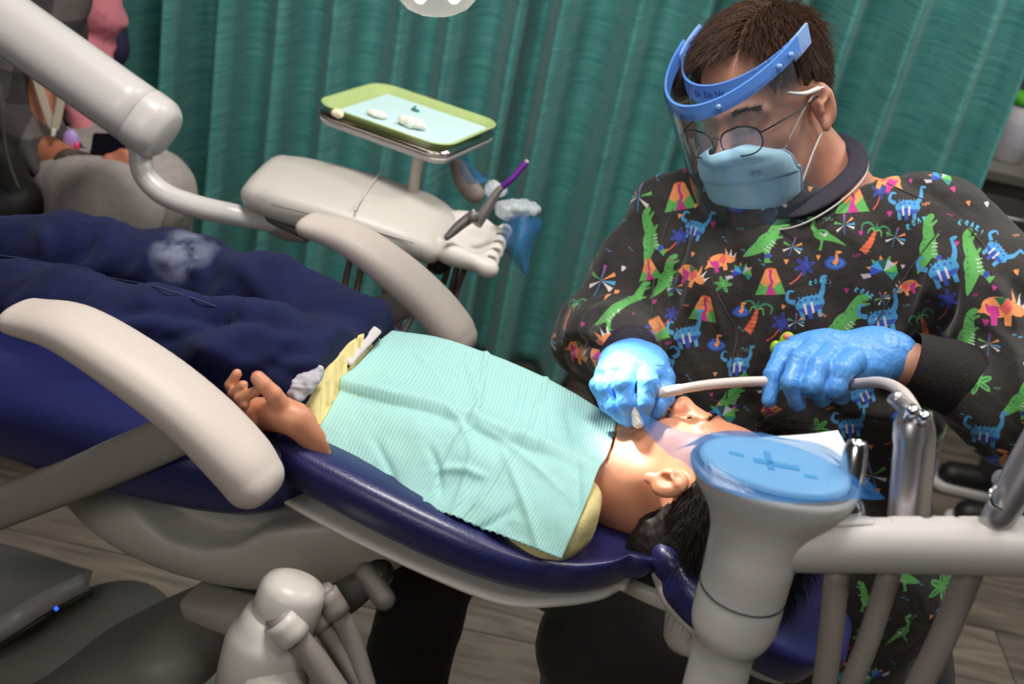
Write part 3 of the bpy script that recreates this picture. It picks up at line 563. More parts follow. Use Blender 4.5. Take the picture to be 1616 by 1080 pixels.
def ontray(x, y, z): p = Zp(x, y, .925+.004); return p+np.array([0, 0, z])
lump('gauze_wad', ontray(645, 200, .008), (.022, .012, .008), 'crumpled white gauze wad near the front corner of the tray', 'gauze', 3, R=[tu, tv, ZZ])
lump('cotton_piece', ontray(592, 184, .005), (.016, .01, .005), 'thin white cotton scrap in the middle of the tray', 'cotton', 5, R=[tu, tv, ZZ])
lump('paste_cup', ontray(530, 184, .006), (.009, .008, .006), 'small round cream cup at the left corner of the tray', 'cup', 6, m=mat('cream_plastic', (250, 240, 205), .4), R=[tu, tv, ZZ])
S = SDF(); p = ontray(655, 176, .003); S.cap(p-tu*.006, p+tu*.006, .0022, k=.002); S.cap(p-tu*.003+ZZ*.001, p-tu*.001+ZZ*.006, .0018, k=.002)
build('dental_wedge', S.mesh(.0007, 1), mat('teal_plastic', (40, 130, 120), .4), label='tiny teal plastic clip on the tray liner', cat='clip')

# handpieces in the cradle
hp = empty('curing_syringe', D(765, 345, 1.9), 'slim metallic handpiece with a purple tip rising from the cradle', 'handpiece')
p0, p1, p2, p3 = D(752, 355, 1.93), D(785, 303, 1.91), D(808, 282, 1.9), D(829, 258, 1.9)
build('body', tube([p0, (p0+p1)/2, p1, (p1+p2)/2], [.009, .0085, .006, .0045], n=20, seg=16), mat('gunmetal', (165, 158, 154), .38, metal=.5), hp)
build('purple_sleeve', tube([p1+(p2-p1)*.4, p2, p3], [.0052, .005, .0048], n=16, seg=16, cap='round'), mat('purple_plastic', (110, 40, 150), .35), hp)
build('tip', lathe(p3, nrm(p3-p2), [(.0042, 0), (.0042, .004), (.0035, .006), (.001, .0062)], seg=14), mat('tip_pink', (205, 170, 190), .3), hp)
hd = empty('drill_handpiece', D(725, 365, 1.9), 'dark grey angled drill handpiece lying across the cradle', 'handpiece')
q0, q1, q2 = D(706, 374, 1.87), D(728, 354, 1.87), D(746, 341, 1.87)
build('body', tube([q0, (q0+q1)/2, q1, q2], [.0055, .0075, .0085, .009], n=20, seg=16, cap='round'), mat('gunmetal_dark', (135, 130, 127), .4, metal=.5), hd)
build('head', lathe(D(747, 342, 1.86), nrm(CY+CZ*.4), [(.008, -.007), (.0088, -.003), (.0088, .006), (.006, .008), (.003, .0082), (.003, .012)], seg=18), MATS['gunmetal_dark'], hd)
# blue barrier sleeves at the far side of the unit
def film2(nm, G, label, a=16, b=16, seed=4, cat='film'):
    o = build(nm, wrinkle((lambda q: (q[0], np.array(q[1])))(sheet(G, a, b)), .003, 14, seed), MATS['blue_film'], label=label, cat=cat); return o
film2('film_sleeve', [[D(722, 232, 2.1), D(735, 240, 2.09), D(742, 252, 2.1)], [D(722, 262, 2.08), D(742, 262, 2.07), D(757, 272, 2.08)], [D(738, 292, 2.08), D(755, 290, 2.06), D(772, 286, 2.08)]], 'blue barrier sleeve standing up behind the unit')
film2('film_bag', [[D(797, 345, 2.0), D(826, 335, 1.98), D(853, 345, 2.0)], [D(792, 372, 2.0), D(822, 372, 1.97), D(852, 362, 2.0)], [D(793, 392, 2.0), D(820, 395, 1.97), D(840, 395, 2.0)], [D(826, 432, 2.0), D(829, 434, 1.99), D(832, 432, 2.0)]], 'blue film bag hanging down beside the cradle', 24, 24, 9)
clear = mat('clear_film', (215, 222, 228), .2); N, L, b = nodes(clear); tr = N.new('ShaderNodeBsdfTransparent'); mx = N.new('ShaderNodeMixShader'); mx.inputs[0].default_value = .55
L.new(tr.outputs[0], mx.inputs[1]); L.new(b.outputs[0], mx.inputs[2]); L.new(mx.outputs[0], N['Material Output'].inputs[0])
S = SDF(); S.ell(D(828, 328, 1.99), (.026, .02, .012), k=.01); S.ell(D(800, 332, 1.99), (.02, .02, .016), k=.01); S.ell(D(782, 300, 2.02), (.02, .015, .014), k=.01)
build('film_crumple', wrinkle(S.mesh(.0022, 0), .004, 45, 8), clear, label='crumpled clear plastic film above the blue bag', cat='film')
build('sleeve_cup', loft([D(722, 262, 2.13), D(735, 290, 2.12), D(748, 305, 2.12)], [.014, .018, .018], [.014, .018, .018], n=10, cap='round'), mat('skin_beige', (170, 150, 140), .5), du)

# ================================================================== OPERATING LAMP
lp = empty('operating_lamp', LAMP, 'clear glass operating lamp head hanging over the chair, only its lens in view', 'lamp')
ldir = nrm(MOUTH-LAMP); glass = mat('lamp_lens', (235, 235, 235), .08); N, L, b = nodes(glass); tr = N.new('ShaderNodeBsdfTransparent'); mx = N.new('ShaderNodeMixShader'); mx.inputs[0].default_value = .405
L.new(tr.outputs[0], mx.inputs[1]); L.new(b.outputs[0], mx.inputs[2]); L.new(mx.outputs[0], N['Material Output'].inputs[0])
lc = D(690, -22, 1.42)
build('lens_dome', lathe(lc, -CY*.95-CZ*.1, [(.05, -.01), (.05, .0), (.047, .014), (.036, .026), (.02, .033), (.001, .0355)], seg=36), glass, lp)
build('lens_rim', lathe(lc, -CY*.95-CZ*.1, [(.046, -.012), (.0515, -.01), (.0515, -.002), (.049, .001)], seg=36), chrome, lp)
build('housing', lathe(lc+CY*.015, CY, [(.055, 0), (.07, .02), (.07, .05), (.04, .08), (.02, .09)], seg=36), plastic, lp)
build('lamp_arm', tube([lc+CY*.09, lc+CY*.2+CX*.1, np.array([lc[0]+.2, lc[1]+.1, 2.0]), np.array([lc[0]+.35, lc[1]+.2, 2.73])], .014, n=24), arm_m, lp)
for q in (-.02, .02): build('bulb', lathe(lc+CX*q, -CY, [(.004, 0), (.009, .006), (.009, .014), (.004, .02)], seg=14), mat('bulb_amber', (235, 220, 190), .2, emit=(255, 240, 225), es=14), lp)
# ceiling panels; the last two are unseen fittings added for the fill lamps
for i, (x, y) in enumerate(((-.25, 1.35), (.6, .5), (1.2, 1.9), (1.75, 2.95), (-.9, -1.1))):
    t_ = empty('ceiling_light', (x, y, 2.73), ['square ceiling light panel over the dental chair', 'square ceiling light panel over the instrument holder', 'square ceiling light panel right of the curtain end', 'square ceiling light panel added to brighten the cabinet beyond the curtain', 'square ceiling light panel added for fill nearest the left front corner'][i], 'ceiling light', 'square ceiling panels')
    build('frame', box((x, y, 2.715), .64, .64, .03), mat('panel_frame', (200, 200, 200), .5), t_, smooth=False)
    build('diffuser', box((x, y, 2.698), .56, .56, .004), mat('panel_diffuser', (245, 245, 240), .6, emit=(255, 248, 238), es=1.5), t_, smooth=False)

# ================================================================== PEOPLE
def camR(M): return [sum(M[i][j]*(CX, CY, CZ)[i] for i in range(3)) for j in range(3)]     # columns right, forward, up in world axes
def head_sdf(child=False, flare=.55, mouth=0.0, closed=False):
    """Head in its own axes: x right, y forward, z up, metres for an adult."""
    S = SDF()
    S.ell((0, -.018, .045), (.077, .098, .088), k=.02)
    S.ell((0, .028, -.015), (.062 if not child else .066, .066, .085), k=.03)
    S.ell((0, .03, -.07), (.05, .052, .042), k=.03)
    if mouth: S.cap((0, .05, -.1), (0, .072, -.104-mouth*.4), .025, .02, k=.02)
    else: S.cap((0, .055, -.085), (0, .070, -.096), .022, .019, k=.02)
    for x in (-1, 1):
        S.ell((x*.043, .052, -.022), (.022, .024, .02), k=.025); S.cap((x*.052, .0, -.055), (x*.03, .055, -.095), .018, .016, k=.03)
        S.cap((x*.012, .088, .026), (x*.046, .072, .024), .0075 if not child else .006, k=.014)
        S.ell((x*.031, .098, .006), (.018, .016, .0115), k=.014, sub=True)
        S.ell((x*.031, .0735, .006), (.0145, .014, .0125), k=.003)                    # closed or lowered lid over the eye
        S.cap((x*.018, .0865, -.0005), (x*.045, .0805, .0), .0012, k=.003, sub=True)
        # ear
        e = SDF; c = np.array((x*.083, -.014, -.002)); A = [nrm((x*1, flare, 0)), nrm((-x*flare, 1, -.12)), nrm((0, .12, 1))]
        S.ell(c, (.009, .0175, .031) if not child else (.009, .020, .0255), R=A, k=.008); S.ell(c+np.array((x*.0085, .0075, .001)), (.0075, .0115, .022) if not child else (.0075, .013, .017), R=A, k=.004, sub=True)
        S.cap(c+np.array((x*.006, .006, .006)), c+np.array((x*.007, -.004, .014)), .003, .0028, k=.004); S.cap(c+np.array((x*.003, .013, -.006)), c+np.array((x*.003, .012, .004)), .0042, k=.004)
        S.ell(c+np.array((x*.001, .006, -.027)), (.005, .008, .009), k=.006)
    S.cap((0, .086, .018), (0, .109, -.022), .0085, .0105, k=.014)
    S.ell((0, .113, -.027), (.0115, .0115, .0105), k=.01)
    for x in (-1, 1): S.ell((x*.0125, .101, -.031), (.0085, .010, .0085), k=.007); S.ell((x*.0072, .108, -.0395), (.0036, .005, .004), k=.003, sub=True)
    zl = -.059; m = mouth
    S.cap((-.02, .086, zl), (0, .097, zl+.003), .0055, .0075, k=.008); S.cap((.02, .086, zl), (0, .097, zl+.003), .0055, .0075, k=.008)
    S.cap((-.018, .083, zl-.012-m*.8), (0, .094-m*.15, zl-.013-m), .006, .0085, k=.008); S.cap((.018, .083, zl-.012-m*.8), (0, .094-m*.15, zl-.013-m), .006, .0085, k=.008)
    if m: S.ell((0, .092, zl-.007-m*.5), (.017, .03, .0045+m*.42), k=.005, sub=True)
    else: S.cap((-.023, .096, zl-.005), (.023, .096, zl-.005), .0018, k=.004, sub=True)
    return S
def place(v, c, R, s): return np.asarray(c)+s*(np.asarray(v)@np.stack(R))
def unplace(p, c, R, s): return (np.asarray(p)-np.asarray(c))@np.stack(R).T/s
def flatten_quads(vq): return vq[0], np.array(vq[1])
def scrub_canvas():
    """Flat printed fabric, drawn in memory: dinosaurs, volcanoes, palms on charcoal."""
    n = 2048; img = np.empty((n, n, 3), np.float32); img[:] = lin((40, 34, 32)); half = .62
    def to(px, py):
        r = ray(px, py); q = CAM+r*(((JO-CAM)@JN)/(r@JN))-JO; return ((q@J1)/half*.5+.5)*n, ((q@J2)/half*.5+.5)*n
    def fill(P, col):
        P = np.asarray(P); x0, y0 = np.floor(P.min(0)).astype(int); x1, y1 = np.ceil(P.max(0)).astype(int)+1
        x0, y0 = max(x0, 0), max(y0, 0); x1, y1 = min(x1, n), min(y1, n)
        if x1 <= x0 or y1 <= y0: return
        X, Y = np.meshgrid(np.arange(x0, x1)+.5, np.arange(y0, y1)+.5); ins = np.zeros(X.shape, bool)
        for i in range(len(P)):
            (ax, ay), (bx, by_) = P[i-1], P[i]
            if ay == by_: continue
            c = (ay > Y) != (by_ > Y); ins ^= c & (X < (bx-ax)*(Y-ay)/(by_-ay)+ax)
        img[y0:y1, x0:x1][ins] = lin(col)
    def motif(kind, px, py, s, ang=0, flip=1):
        a = math.radians(ang); ca, sa = math.cos(a), math.sin(a)
        def M(pts):
            out = []
            for x, y in pts:
                x = x*flip; u, v = x*ca-y*sa, x*sa+y*ca; out.append(to(px+u*s, py-v*s))
            return np.array(out)
        def poly(pts, c): fill(M(pts), c)
        def ell(cx, cy, rx, ry, c, rot=0): t = np.linspace(0, 6.283, 18, endpoint=False); r = math.radians(rot); poly([(cx+rx*math.cos(q)*math.cos(r)-ry*math.sin(q)*math.sin(r), cy+rx*math.cos(q)*math.sin(r)+ry*math.sin(q)*math.cos(r)) for q in t], c)
        def stroke(pts, w0, w1, c):
            R = crom(np.array(pts, float), len(pts)*5); T_ = np.gradient(R, axis=0); T_ /= np.linalg.norm(T_, axis=1)[:, None]+1e-9; Nn = np.stack([-T_[:, 1], T_[:, 0]], 1)
            w_ = np.linspace(w0, w1, len(R))[:, None]/2; poly(list(map(tuple, np.vstack([R+Nn*w_, (R-Nn*w_)[::-1]]))), c)
        B1, B2, G1, G2, OR, MG, WH, RD, DB = (74, 155, 208), (48, 80, 180), (92, 172, 84), (40, 110, 70), (243, 150, 88), (196, 48, 138), (215, 208, 208), (222, 92, 66), (58, 72, 176)
        if kind == 'bronto':
            stroke([(-.32, .02), (-.48, .12), (-.42, .3), (-.3, .28)], .12, .04, B1); ell(0, -.08, .34, .19, B1); stroke([(.22, -.02), (.36, .2), (.38, .45)], .15, .07, B1); ell(.43, .46, .09, .045, B1)
            for x in (-.22, -.04, .18): poly([(x-.06, -.1), (x+.06, -.1), (x+.05, -.42), (x-.05, -.42)], B1 if x != -.04 else B2)
            for x in (-.12, .04): poly([(x-.03, -.04), (x+.03, -.04), (x+.025, -.3), (x-.025, -.3)], WH)
            poly([(-.3, -.14), (.3, -.14), (.2, -.25), (-.2, -.25)], B2)
            for x in (-.12, .04): poly([(x-.03, -.1), (x+.03, -.1), (x+.025, -.3), (x-.025, -.3)], WH)
            for x, y in ((-.2, .0), (-.08, .04), (.06, .02), (.18, 0)): ell(x, y, .03, .022, B2)
            for i in range(6): x = -.25+i*.1; poly([(x, .08), (x+.06, .08), (x+.03, .15)], B1)
        elif kind == 'trex':
            stroke([(-.1, -.1), (-.35, -.22), (-.52, -.3)], .28, .03, G1); ell(-.02, -.04, .24, .17, G1, 35); stroke([(.08, .02), (.2, .22), (.3, .34)], .26, .18, G1); ell(.36, .38, .15, .08, G1, 8)
            poly([(.28, .3), (.5, .28), (.48, .24), (.3, .22)], G1); poly([(.32, .33), (.5, .32), (.5, .3)], (30, 26, 24))
            poly([(-.14, -.1), (.08, -.1), (.04, -.4), (.1, -.46), (-.08, -.46), (-.04, -.3)], G1); poly([(.18, .06), (.32, .06), (.34, .01), (.2, 0)], G1)
            for i in range(4): stroke([(.1-i*.05, -.02-i*.05), (.2-i*.05, -.1-i*.05)], .022, .012, WH)
            for i in range(5): ell(-.22+i*.09, -.08+i*.07, .02, .014, G2)
            ell(.02, -.32, .07, .05, DB) if s > 55 else None
        elif kind == 'raptor':
            stroke([(0, -.04), (.28, -.12), (.56, -.24)], .22, .02, G1); ell(-.05, -.02, .2, .13, G1); stroke([(-.16, .02), (-.28, .14), (-.26, .3)], .12, .08, G1); ell(-.33, .34, .11, .05, G1); poly([(-.1, -.08), (.02, -.08), (-.02, -.4), (-.1, -.4), (-.06, -.25)], G1); poly([(-.12, .02), (.1, .02), (.05, -.08)], WH); ell(-.02, .03, .05, .03, G2)
        elif kind == 'trice':
            ell(-.05, 0, .32, .2, OR); stroke([(-.28, -.04), (-.48, -.14)], .16, .02, OR); ell(.3, -.04, .17, .12, OR, -20); poly([(-.2, -.1), (-.06, -.1), (-.08, -.34), (-.2, -.34)], MG); poly([(.06, -.1), (.2, -.1), (.18, -.34), (.06, -.34)], OR)
            poly([(-.3, .05), (-.05, 0), (-.02, -.18), (-.25, -.12)], MG); poly([(-.05, 0), (.15, .18), (.22, 0), (.1, -.15)], (224, 96, 90)); poly([(-.12, .18), (.0, .02), (.12, .18)], G2 if s > 50 else OR)
            poly([(.2, .08), (.24, .34), (.3, .1)], OR); poly([(.3, .06), (.42, .26), (.38, .02)], WH); poly([(.4, .0), (.56, .12), (.46, -.06)], WH)
            for i in range(3): ell(-.2+i*.07, .02+i*.02, .018, .014, OR)
        elif kind == 'volcano':
            poly([(-.14, .42), (.16, .42), (.46, -.36), (-.46, -.36)], OR); poly([(-.46, -.36), (-.3, .02), (-.14, -.12), (-.02, -.02), (.1, -.16), (.3, .04), (.46, -.36)], G1)
            poly([(-.04, .42), (.06, .42), (.03, .2), (.1, .02), (.05, -.12), (.18, -.36), (-.14, -.36), (-.04, -.1), (.02, .0), (-.04, .2)], MG); ell(0, .42, .15, .035, (230, 110, 60))
        elif kind == 'palm':
            stroke([(-.14, -.46), (.0, -.1), (.05, .2)], .24, .08, RD)
            for i in range(5): poly([(-.25+i*.055, -.42+i*.12), (.06+i*.01, -.40+i*.12), (.06+i*.01, -.385+i*.12), (-.25+i*.055, -.405+i*.12)], (245, 160, 100))
            for x in (-1, 1): stroke([(.05, .22), (.05+x*.2, .36), (.05+x*.38, .28), (.05+x*.36, .1)], .07, .04, (60, 140, 96)); stroke([(.05, .2), (.05+x*.14, .22), (.05+x*.2, .06)], .07, .03, (110, 180, 100))
            stroke([(.05, .2), (.06, .4)], .08, .03, (60, 140, 96))
        elif kind == 'flower':
            stroke([(-.5, -.5), (-.22, -.3), (0, .02)], .06, .045, RD)
            for i in range(6): q = math.radians(60*i+20); ell(.02+.19*math.cos(q), .12+.19*math.sin(q), .17, .07, DB, 60*i+20); ell(.02+.2*math.cos(q), .12+.2*math.sin(q), .10, .02, (32, 34, 90), 60*i+20)
        elif kind == 'dragon':
            for q, c in ((20, OR), (75, MG), (150, G1), (200, WH), (-40, WH), (-15, B1)): r = math.radians(q); poly([(0, 0), (.45*math.cos(r-.14), .45*math.sin(r-.14)), (.45*math.cos(r+.14), .45*math.sin(r+.14))], c)
            stroke([(-.15, -.4), (.1, .4)], .04, .05, (60, 120, 190))
        elif kind == 'pond':
            ell(0, -.12, .44, .26, B2); ell(-.12, -.02, .2, .2, B2); ell(0, -.12, .32, .16, B1); ell(0, -.12, .27, .12, B2); stroke([(-.06, -.16), (.06, .0), (.04, .26)], .22, .1, OR); ell(.14, .32, .15, .06, OR)
        elif kind == 'fan':
            cs = [(40, 70, 180), (60, 150, 210), (30, 90, 80), (200, 205, 210), (96, 190, 84), (50, 140, 130)]
            for i in range(6): q0, q1 = math.radians(200-i*42), math.radians(200-(i+1)*42); poly([(0, -.05), (.36*math.cos(q0), -.05+.3*math.sin(q0)), (.36*math.cos(q1), -.05+.3*math.sin(q1))], cs[i])
            for i in range(5): q = math.radians(165-i*32); poly([(.34*math.cos(q+.15), -.05+.29*math.sin(q+.15)), (.46*math.cos(q), -.05+.42*math.sin(q)), (.34*math.cos(q-.15), -.05+.29*math.sin(q-.15))], (OR, G1)[i % 2])
            poly([(-.34, -.1), (-.58, -.12), (-.5, -.24), (-.3, -.2)], (190, 180, 190))
        elif kind == 'tulip':
            for q in (-30, 0, 30): ell(.14*math.sin(math.radians(q))*1.2, .1, .1, .3, {0: WH, 1: OR, 2: MG}[int(px+py) % 3], -q)
        elif kind == 'leaf':
            for q in (0, 55, 110, 165, 220, -60): ell(.2*math.cos(math.radians(q)), .2*math.sin(math.radians(q)), .2, .08, G1, q); ell(.2*math.cos(math.radians(q)), .2*math.sin(math.radians(q)), .13, .025, G2, q)
        elif kind == 'zig':
            stroke([(-.4, 0), (-.25, .15), (-.1, -.1), (.05, .15), (.2, -.1), (.35, .12)], .07, .07, {0: OR, 1: MG, 2: (90, 150, 140)}[int(px) % 3])
        elif kind == 'dots':
            for i in range(4): ell(-.3+.2*i, .2-.15*i+.1*(i % 2), .09, .07, B1)
        elif kind == 'roar':
            Ls = {'R': [[(0, 0), (0, 1), (.6, .8), (0, .5), (.6, 0)]], 'O': [[(.3, 0), (0, .5), (.3, 1), (.6, .5), (.3, 0)]], 'A': [[(0, 0), (.3, 1), (.6, 0)], [(.12, .4), (.5, .4)]], '!': [[(.2, .35), (.25, 1)], [(.18, 0), (.2, .1)]]}
            for i, ch_ in enumerate('ROAR!'):
                for st in Ls[ch_]:
                    for q in range(len(st)-1):
                        (x0, y0), (x1, y1) = st[q], st[q+1]; ox = -.5+i*.21; oy = -.15+.1*math.sin(i*.8)
                        A = np.array([ox+x0*.17, oy+y0*.2]); Bp = np.array([ox+x1*.17, oy+y1*.2]); d_ = nrm(np.array([*(Bp-A), 0]))[:2]; nn = np.array([-d_[1], d_[0]])*.022
                        poly([tuple(A+nn), tuple(Bp+nn), tuple(Bp-nn), tuple(A-nn)], (80, 185, 220))
    lst = [('trex', 1055, 437, 62, 25), ('trex', 1026, 377, 78, 55), ('volcano', 1070, 312, 55, 10), ('bronto', 1101, 355, 54, -12), ('flower', 1073, 377, 40, 0), ('trex', 1217, 376, 74, 5), ('volcano', 1224, 440, 50, 0), ('flower', 1274, 421, 44, 0), ('bronto', 1282, 468, 66, 12),
           ('trice', 1101, 427, 56, -20), ('trice', 1145, 407, 50, 15), ('palm', 1200, 490, 58, -8), ('flower', 1240, 506, 44, 0), ('volcano', 1123, 481, 48, -8), ('bronto', 1096, 515, 60, 10), ('pond', 1178, 482, 30, 0), ('pond', 1142, 531, 34, 0), ('leaf', 1152, 443, 34, 0), ('fan', 1180, 425, 44, 0), ('dragon', 1073, 450, 34, 0),
           ('dragon', 1256, 387, 34, 0), ('volcano', 1049, 512, 44, 12), ('flower', 1070, 494, 34, 0), ('volcano', 1345, 314, 58, 4), ('flower', 1390, 305, 40, 20), ('trice', 1400, 281, 62, -22, -1), ('bronto', 1432, 322, 58, 0, 1), ('roar', 1451, 348, 44, 20), ('trex', 1462, 385, 76, 40), ('bronto', 1484, 415, 72, 20), ('trex', 1528, 410, 80, 50), ('roar', 1532, 356, 44, -25),
           ('bronto', 1570, 391, 54, -50), ('trice', 1567, 471, 76, 0), ('raptor', 1303, 367, 64, -4), ('dragon', 1335, 353, 36, 20), ('dragon', 1413, 373, 36, 0), ('palm', 1377, 372, 56, -14), ('pond', 1321, 407, 38, 0), ('fan', 1395, 421, 62, 0), ('trice', 1432, 447, 42, 20, -1), ('trex', 1335, 500, 84, 5), ('bronto', 1392, 492, 70, 12), ('flower', 1494, 471, 46, 20), ('trex', 1518, 515, 66, 30),
           ('palm', 1455, 505, 50, 30), ('dots', 1262, 345, 26, 0), ('zig', 1310, 345, 22, 0), ('tulip', 1360, 367, 14, 0), ('tulip', 1338, 455, 14, 0), ('tulip', 1295, 404, 14, 0), ('tulip', 1247, 410, 14, 0), ('roar', 1370, 460, 40, -30), ('dragon', 1393, 466, 26, 40), ('dragon', 1549, 524, 34, 10), ('trex', 1585, 592, 62, 15), ('trice', 1620, 560, 60, 0), ('bronto', 1175, 560, 52, 0), ('trex', 1165, 610, 60, 10), ('fan', 1150, 640, 56, 0), ('fan', 1225, 600, 40, 0), ('tulip', 1140, 580, 12, 0),
           ('tulip', 1178, 565, 14, 0), ('zig', 1187, 542, 22, 0), ('volcano', 1230, 650, 60, 40), ('trex', 1010, 470, 55, 10), ('trice', 1000, 520, 60, 60), ('volcano', 1030, 425, 40, 10), ('roar', 1300, 440, 36, 0), ('pond', 1420, 650, 34, 0), ('bronto', 1540, 640, 60, 0), ('trex', 1500, 700, 60, 0), ('dragon', 1262, 500, 30, 10)]
    pts = [(q[1], q[2]) for q in lst]; rr = random.Random(5); kinds = ['trex', 'bronto', 'volcano', 'palm', 'flower', 'trice', 'pond', 'fan', 'raptor', 'dragon', 'leaf']; sm = ['tulip', 'zig', 'dots', 'tulip']
    for _ in range(2600):
        x, y = rr.uniform(560, 2050), rr.uniform(40, 1250)
        if min((x-a)**2+(y-b)**2 for a, b in pts) > 47**2: lst.append((rr.choice(kinds), x, y, rr.uniform(44, 60), rr.uniform(-25, 25), rr.choice((-1, 1)))); pts.append((x, y))
    for _ in range(1500):
        x, y = rr.uniform(900, 1700), rr.uniform(220, 1080)
        if min((x-a)**2+(y-b)**2 for a, b in pts) > 27**2: lst.append((rr.choice(sm), x, y, rr.uniform(12, 18), rr.uniform(-25, 25))); pts.append((x, y))
    for q in lst: motif(*q)
    im = bpy.data.images.new('scrub_print', n, n, float_buffer=False); im.colorspace_settings.name = 'sRGB'
    s_ = np.where(img <= .0031308, img*12.92, 1.055*np.power(np.maximum(img, 1e-6), 1/2.4)-.055); px = np.ones((n, n, 4), np.float32); px[..., :3] = s_
    im.pixels.foreach_set(px.ravel()); im.update(); im.pack(); return im, half

# ------------------------------------------------------------------ dentist
den = empty('person', (.46, 1.55, 0), 'seated person in dinosaur-print scrub jacket, blue gloves and mask, leaning over the reclined child', 'person')
skin = mat('skin', (198, 142, 118), .48, sss=.12, bump=.06, bscale=420, var=.07, vscale=40); skinc = mat('skin_child', (208, 142, 108), .42, sss=.12, bump=.03, bscale=500, var=.05, vscale=30)
DR = camR([[-0.707, -0.647, -0.285], [0.071, -0.465, 0.882], [-0.704, 0.603, 0.375]]); DC = D(1205.6, 174.6, 1.611); DS = .985
def dh(x, y, z): return place((x, y, z), DC, DR, DS)
RS, LS = D(1062, 350, 1.72), D(1492, 392, 1.58); RE, RW = D(948, 535, 1.70), D(1000, 572, 1.46); LE, LW = D(1690, 640, 1.42), D(1425, 572, 1.45)
CH, MID, HP = D(1290, 430, 1.70), D(1315, 660, 1.74), D(1300, 985, 1.78); NK = D(1315, 318, 1.68)
S = head_sdf(); nk = unplace(NK, DC, DR, DS); S.cap((0, -.035, -.05), nk, .056, .062, k=.03); S.cap((-.02, -.02, -.07), nk+np.array((-.01, .02, 0)), .04, .05, k=.03)
hv_ = S.mesh(.0022, 1); hvw = (place(hv_[0], DC, DR, DS), hv_[1])
S = SDF(); S.cap(CH, MID, .12, .11, k=.05); S.cap(MID, HP, .11, .12, k=.05); S.cap(RS, LS, .05, k=.04); S.cap(RS, RE, .045, .038); S.cap(RE, RW, .038, .026); S.cap(LS, LE, .045, .038); S.cap(LE, LW, .038, .027); S.cap(NK, CH, .06, .08, k=.04)
HIPL, HIPR = HP+np.array([.1, .03, -.08]), HP+np.array([-.08, .06, -.08])
KR, AR = T(705, 815, .2), T(640, 1075, .15); FR = AR+(AR-KR)*.75; FR[2] = .09; KL = T(955, 1020, .12); AL = KL+np.array([.03, .12, -.34])
S.cap(HIPR, KR, .07, .05, k=.03); S.cap(KR, FR, .045, .035); S.cap(HIPL, KL, .075, .055, k=.03); S.cap(KL, AL, .045, .035)
bv = S.mesh(.009, 1)
build('body', join(hvw, bv), skin, den)
# hair: cap and strands
hairm = mat('hair_brown', (58, 40, 32), .6, spec=.3, var=.3, vscale=60)
S = SDF(); S.ell((0, -.022, .049), (.0785, .099, .088), k=.005); S.cap((0, -.07, -.02), (0, -.06, -.05), .058, .053, k=.02)
S.plane((.02, .07, .075), (-.25, 1, .05), k=.008); S.plane((0, .045, -.0), (0, .55, -1), k=.01)
for x in (-1, 1): S.cap((x*.085, -.004, -.005), (x*.07, .03, -.02), .03, .03, k=.006, sub=True)
hq = S.mesh(.0028, 1); hq = wrinkle(hq, .0012, 70, 4, 2)
build('hair', (place(hq[0], DC, DR, DS), hq[1]), hairm, den)
def scalp(n, seed, fn):
    rs = np.random.RandomState(seed); P = rs.randn(n*3, 3); P /= np.linalg.norm(P, axis=1)[:, None]; P = P[fn(P)][:n]; return P
cen = np.array([0, -.022, .049]); rad = np.array([.0775, .099, .088])
P = scalp(12000, 3, lambda p: (p[:, 2] > -.35+.2*(p[:, 1] > 0)) & ~((p[:, 1] > .72) & (p[:, 2] < .55)) & ~((np.abs(p[:, 0]) > .5) & (p[:, 1] > .1) & (p[:, 2] < -.0)))
root = cen+P*rad*.995; side = np.abs(P[:, 0])*1.0; nn = P/rad; nn /= np.linalg.norm(nn, axis=1)[:, None]
sweep = np.stack([.55*np.ones(len(P))*np.where(P[:, 0] > -.25, 1, -.6), .75*np.ones(len(P)), -.15-.8*(P[:, 2] < .4)], 1); rs = np.random.RandomState(4); d = nn*.55+sweep*.75+rs.randn(len(P), 3)*.16
ln = np.where(P[:, 2] > .35, .036, .014)*(.6+.6*rs.rand(len(P))); bd = np.stack([np.zeros(len(P)), .1*np.ones(len(P)), -.45*np.ones(len(P))], 1)
sv, sf = strands(root, d, ln, .0006, bd); build('hair_strands', (place(sv, DC, DR, DS), sf), mat('hair_lit', (84, 58, 44), .5, spec=.3), den, kind='stuff')
# brows
for x in (-1, 1):
    rs = np.random.RandomState(5); t_ = rs.rand(160); rt = np.stack([x*(.014+.034*t_), .0945-.017*t_*t_, .0285+.003*np.sin(t_*3)+rs.randn(160)*.0014], 1)
    sv, sf = strands(rt, np.stack([np.full(160, x*.9), np.full(160, .25), rs.randn(160)*.25+.1], 1), .009, .00045, seg=2); build('eyebrow', (place(sv, DC, DR, DS), sf), hairm, den)
# jacket
jn = nrm(np.cross(LS-RS, CH-HP)); jn = jn if jn @ (CAM-CH) > 0 else -jn; JN = nrm(jn+CZ*.35); JO = D(1290, 520, 1.60); J1 = nrm(CX-JN*(CX@JN)); J2 = np.cross(JN, J1)
IMG, HALF = scrub_canvas()
jm = mat('scrub_cloth', (255, 255, 255), .78, sheen=.15); N, L, b = nodes(jm)
ti = N.new('ShaderNodeTexImage'); ti.image = IMG; ti.interpolation = 'Cubic'; uvn = N.new('ShaderNodeUVMap'); uvn.uv_map = 'UVMap'; L.new(uvn.outputs[0], ti.inputs[0]); L.new(ti.outputs[0], b.inputs['Base Color'])
n2 = N.new('ShaderNodeTexNoise'); n2.inputs['Scale'].default_value = 16; n2.inputs['Detail'].default_value = 4; n2.inputs['Distortion'].default_value = .6; tc = N.new('ShaderNodeTexCoord'); L.new(tc.outputs['Object'], n2.inputs['Vector'])
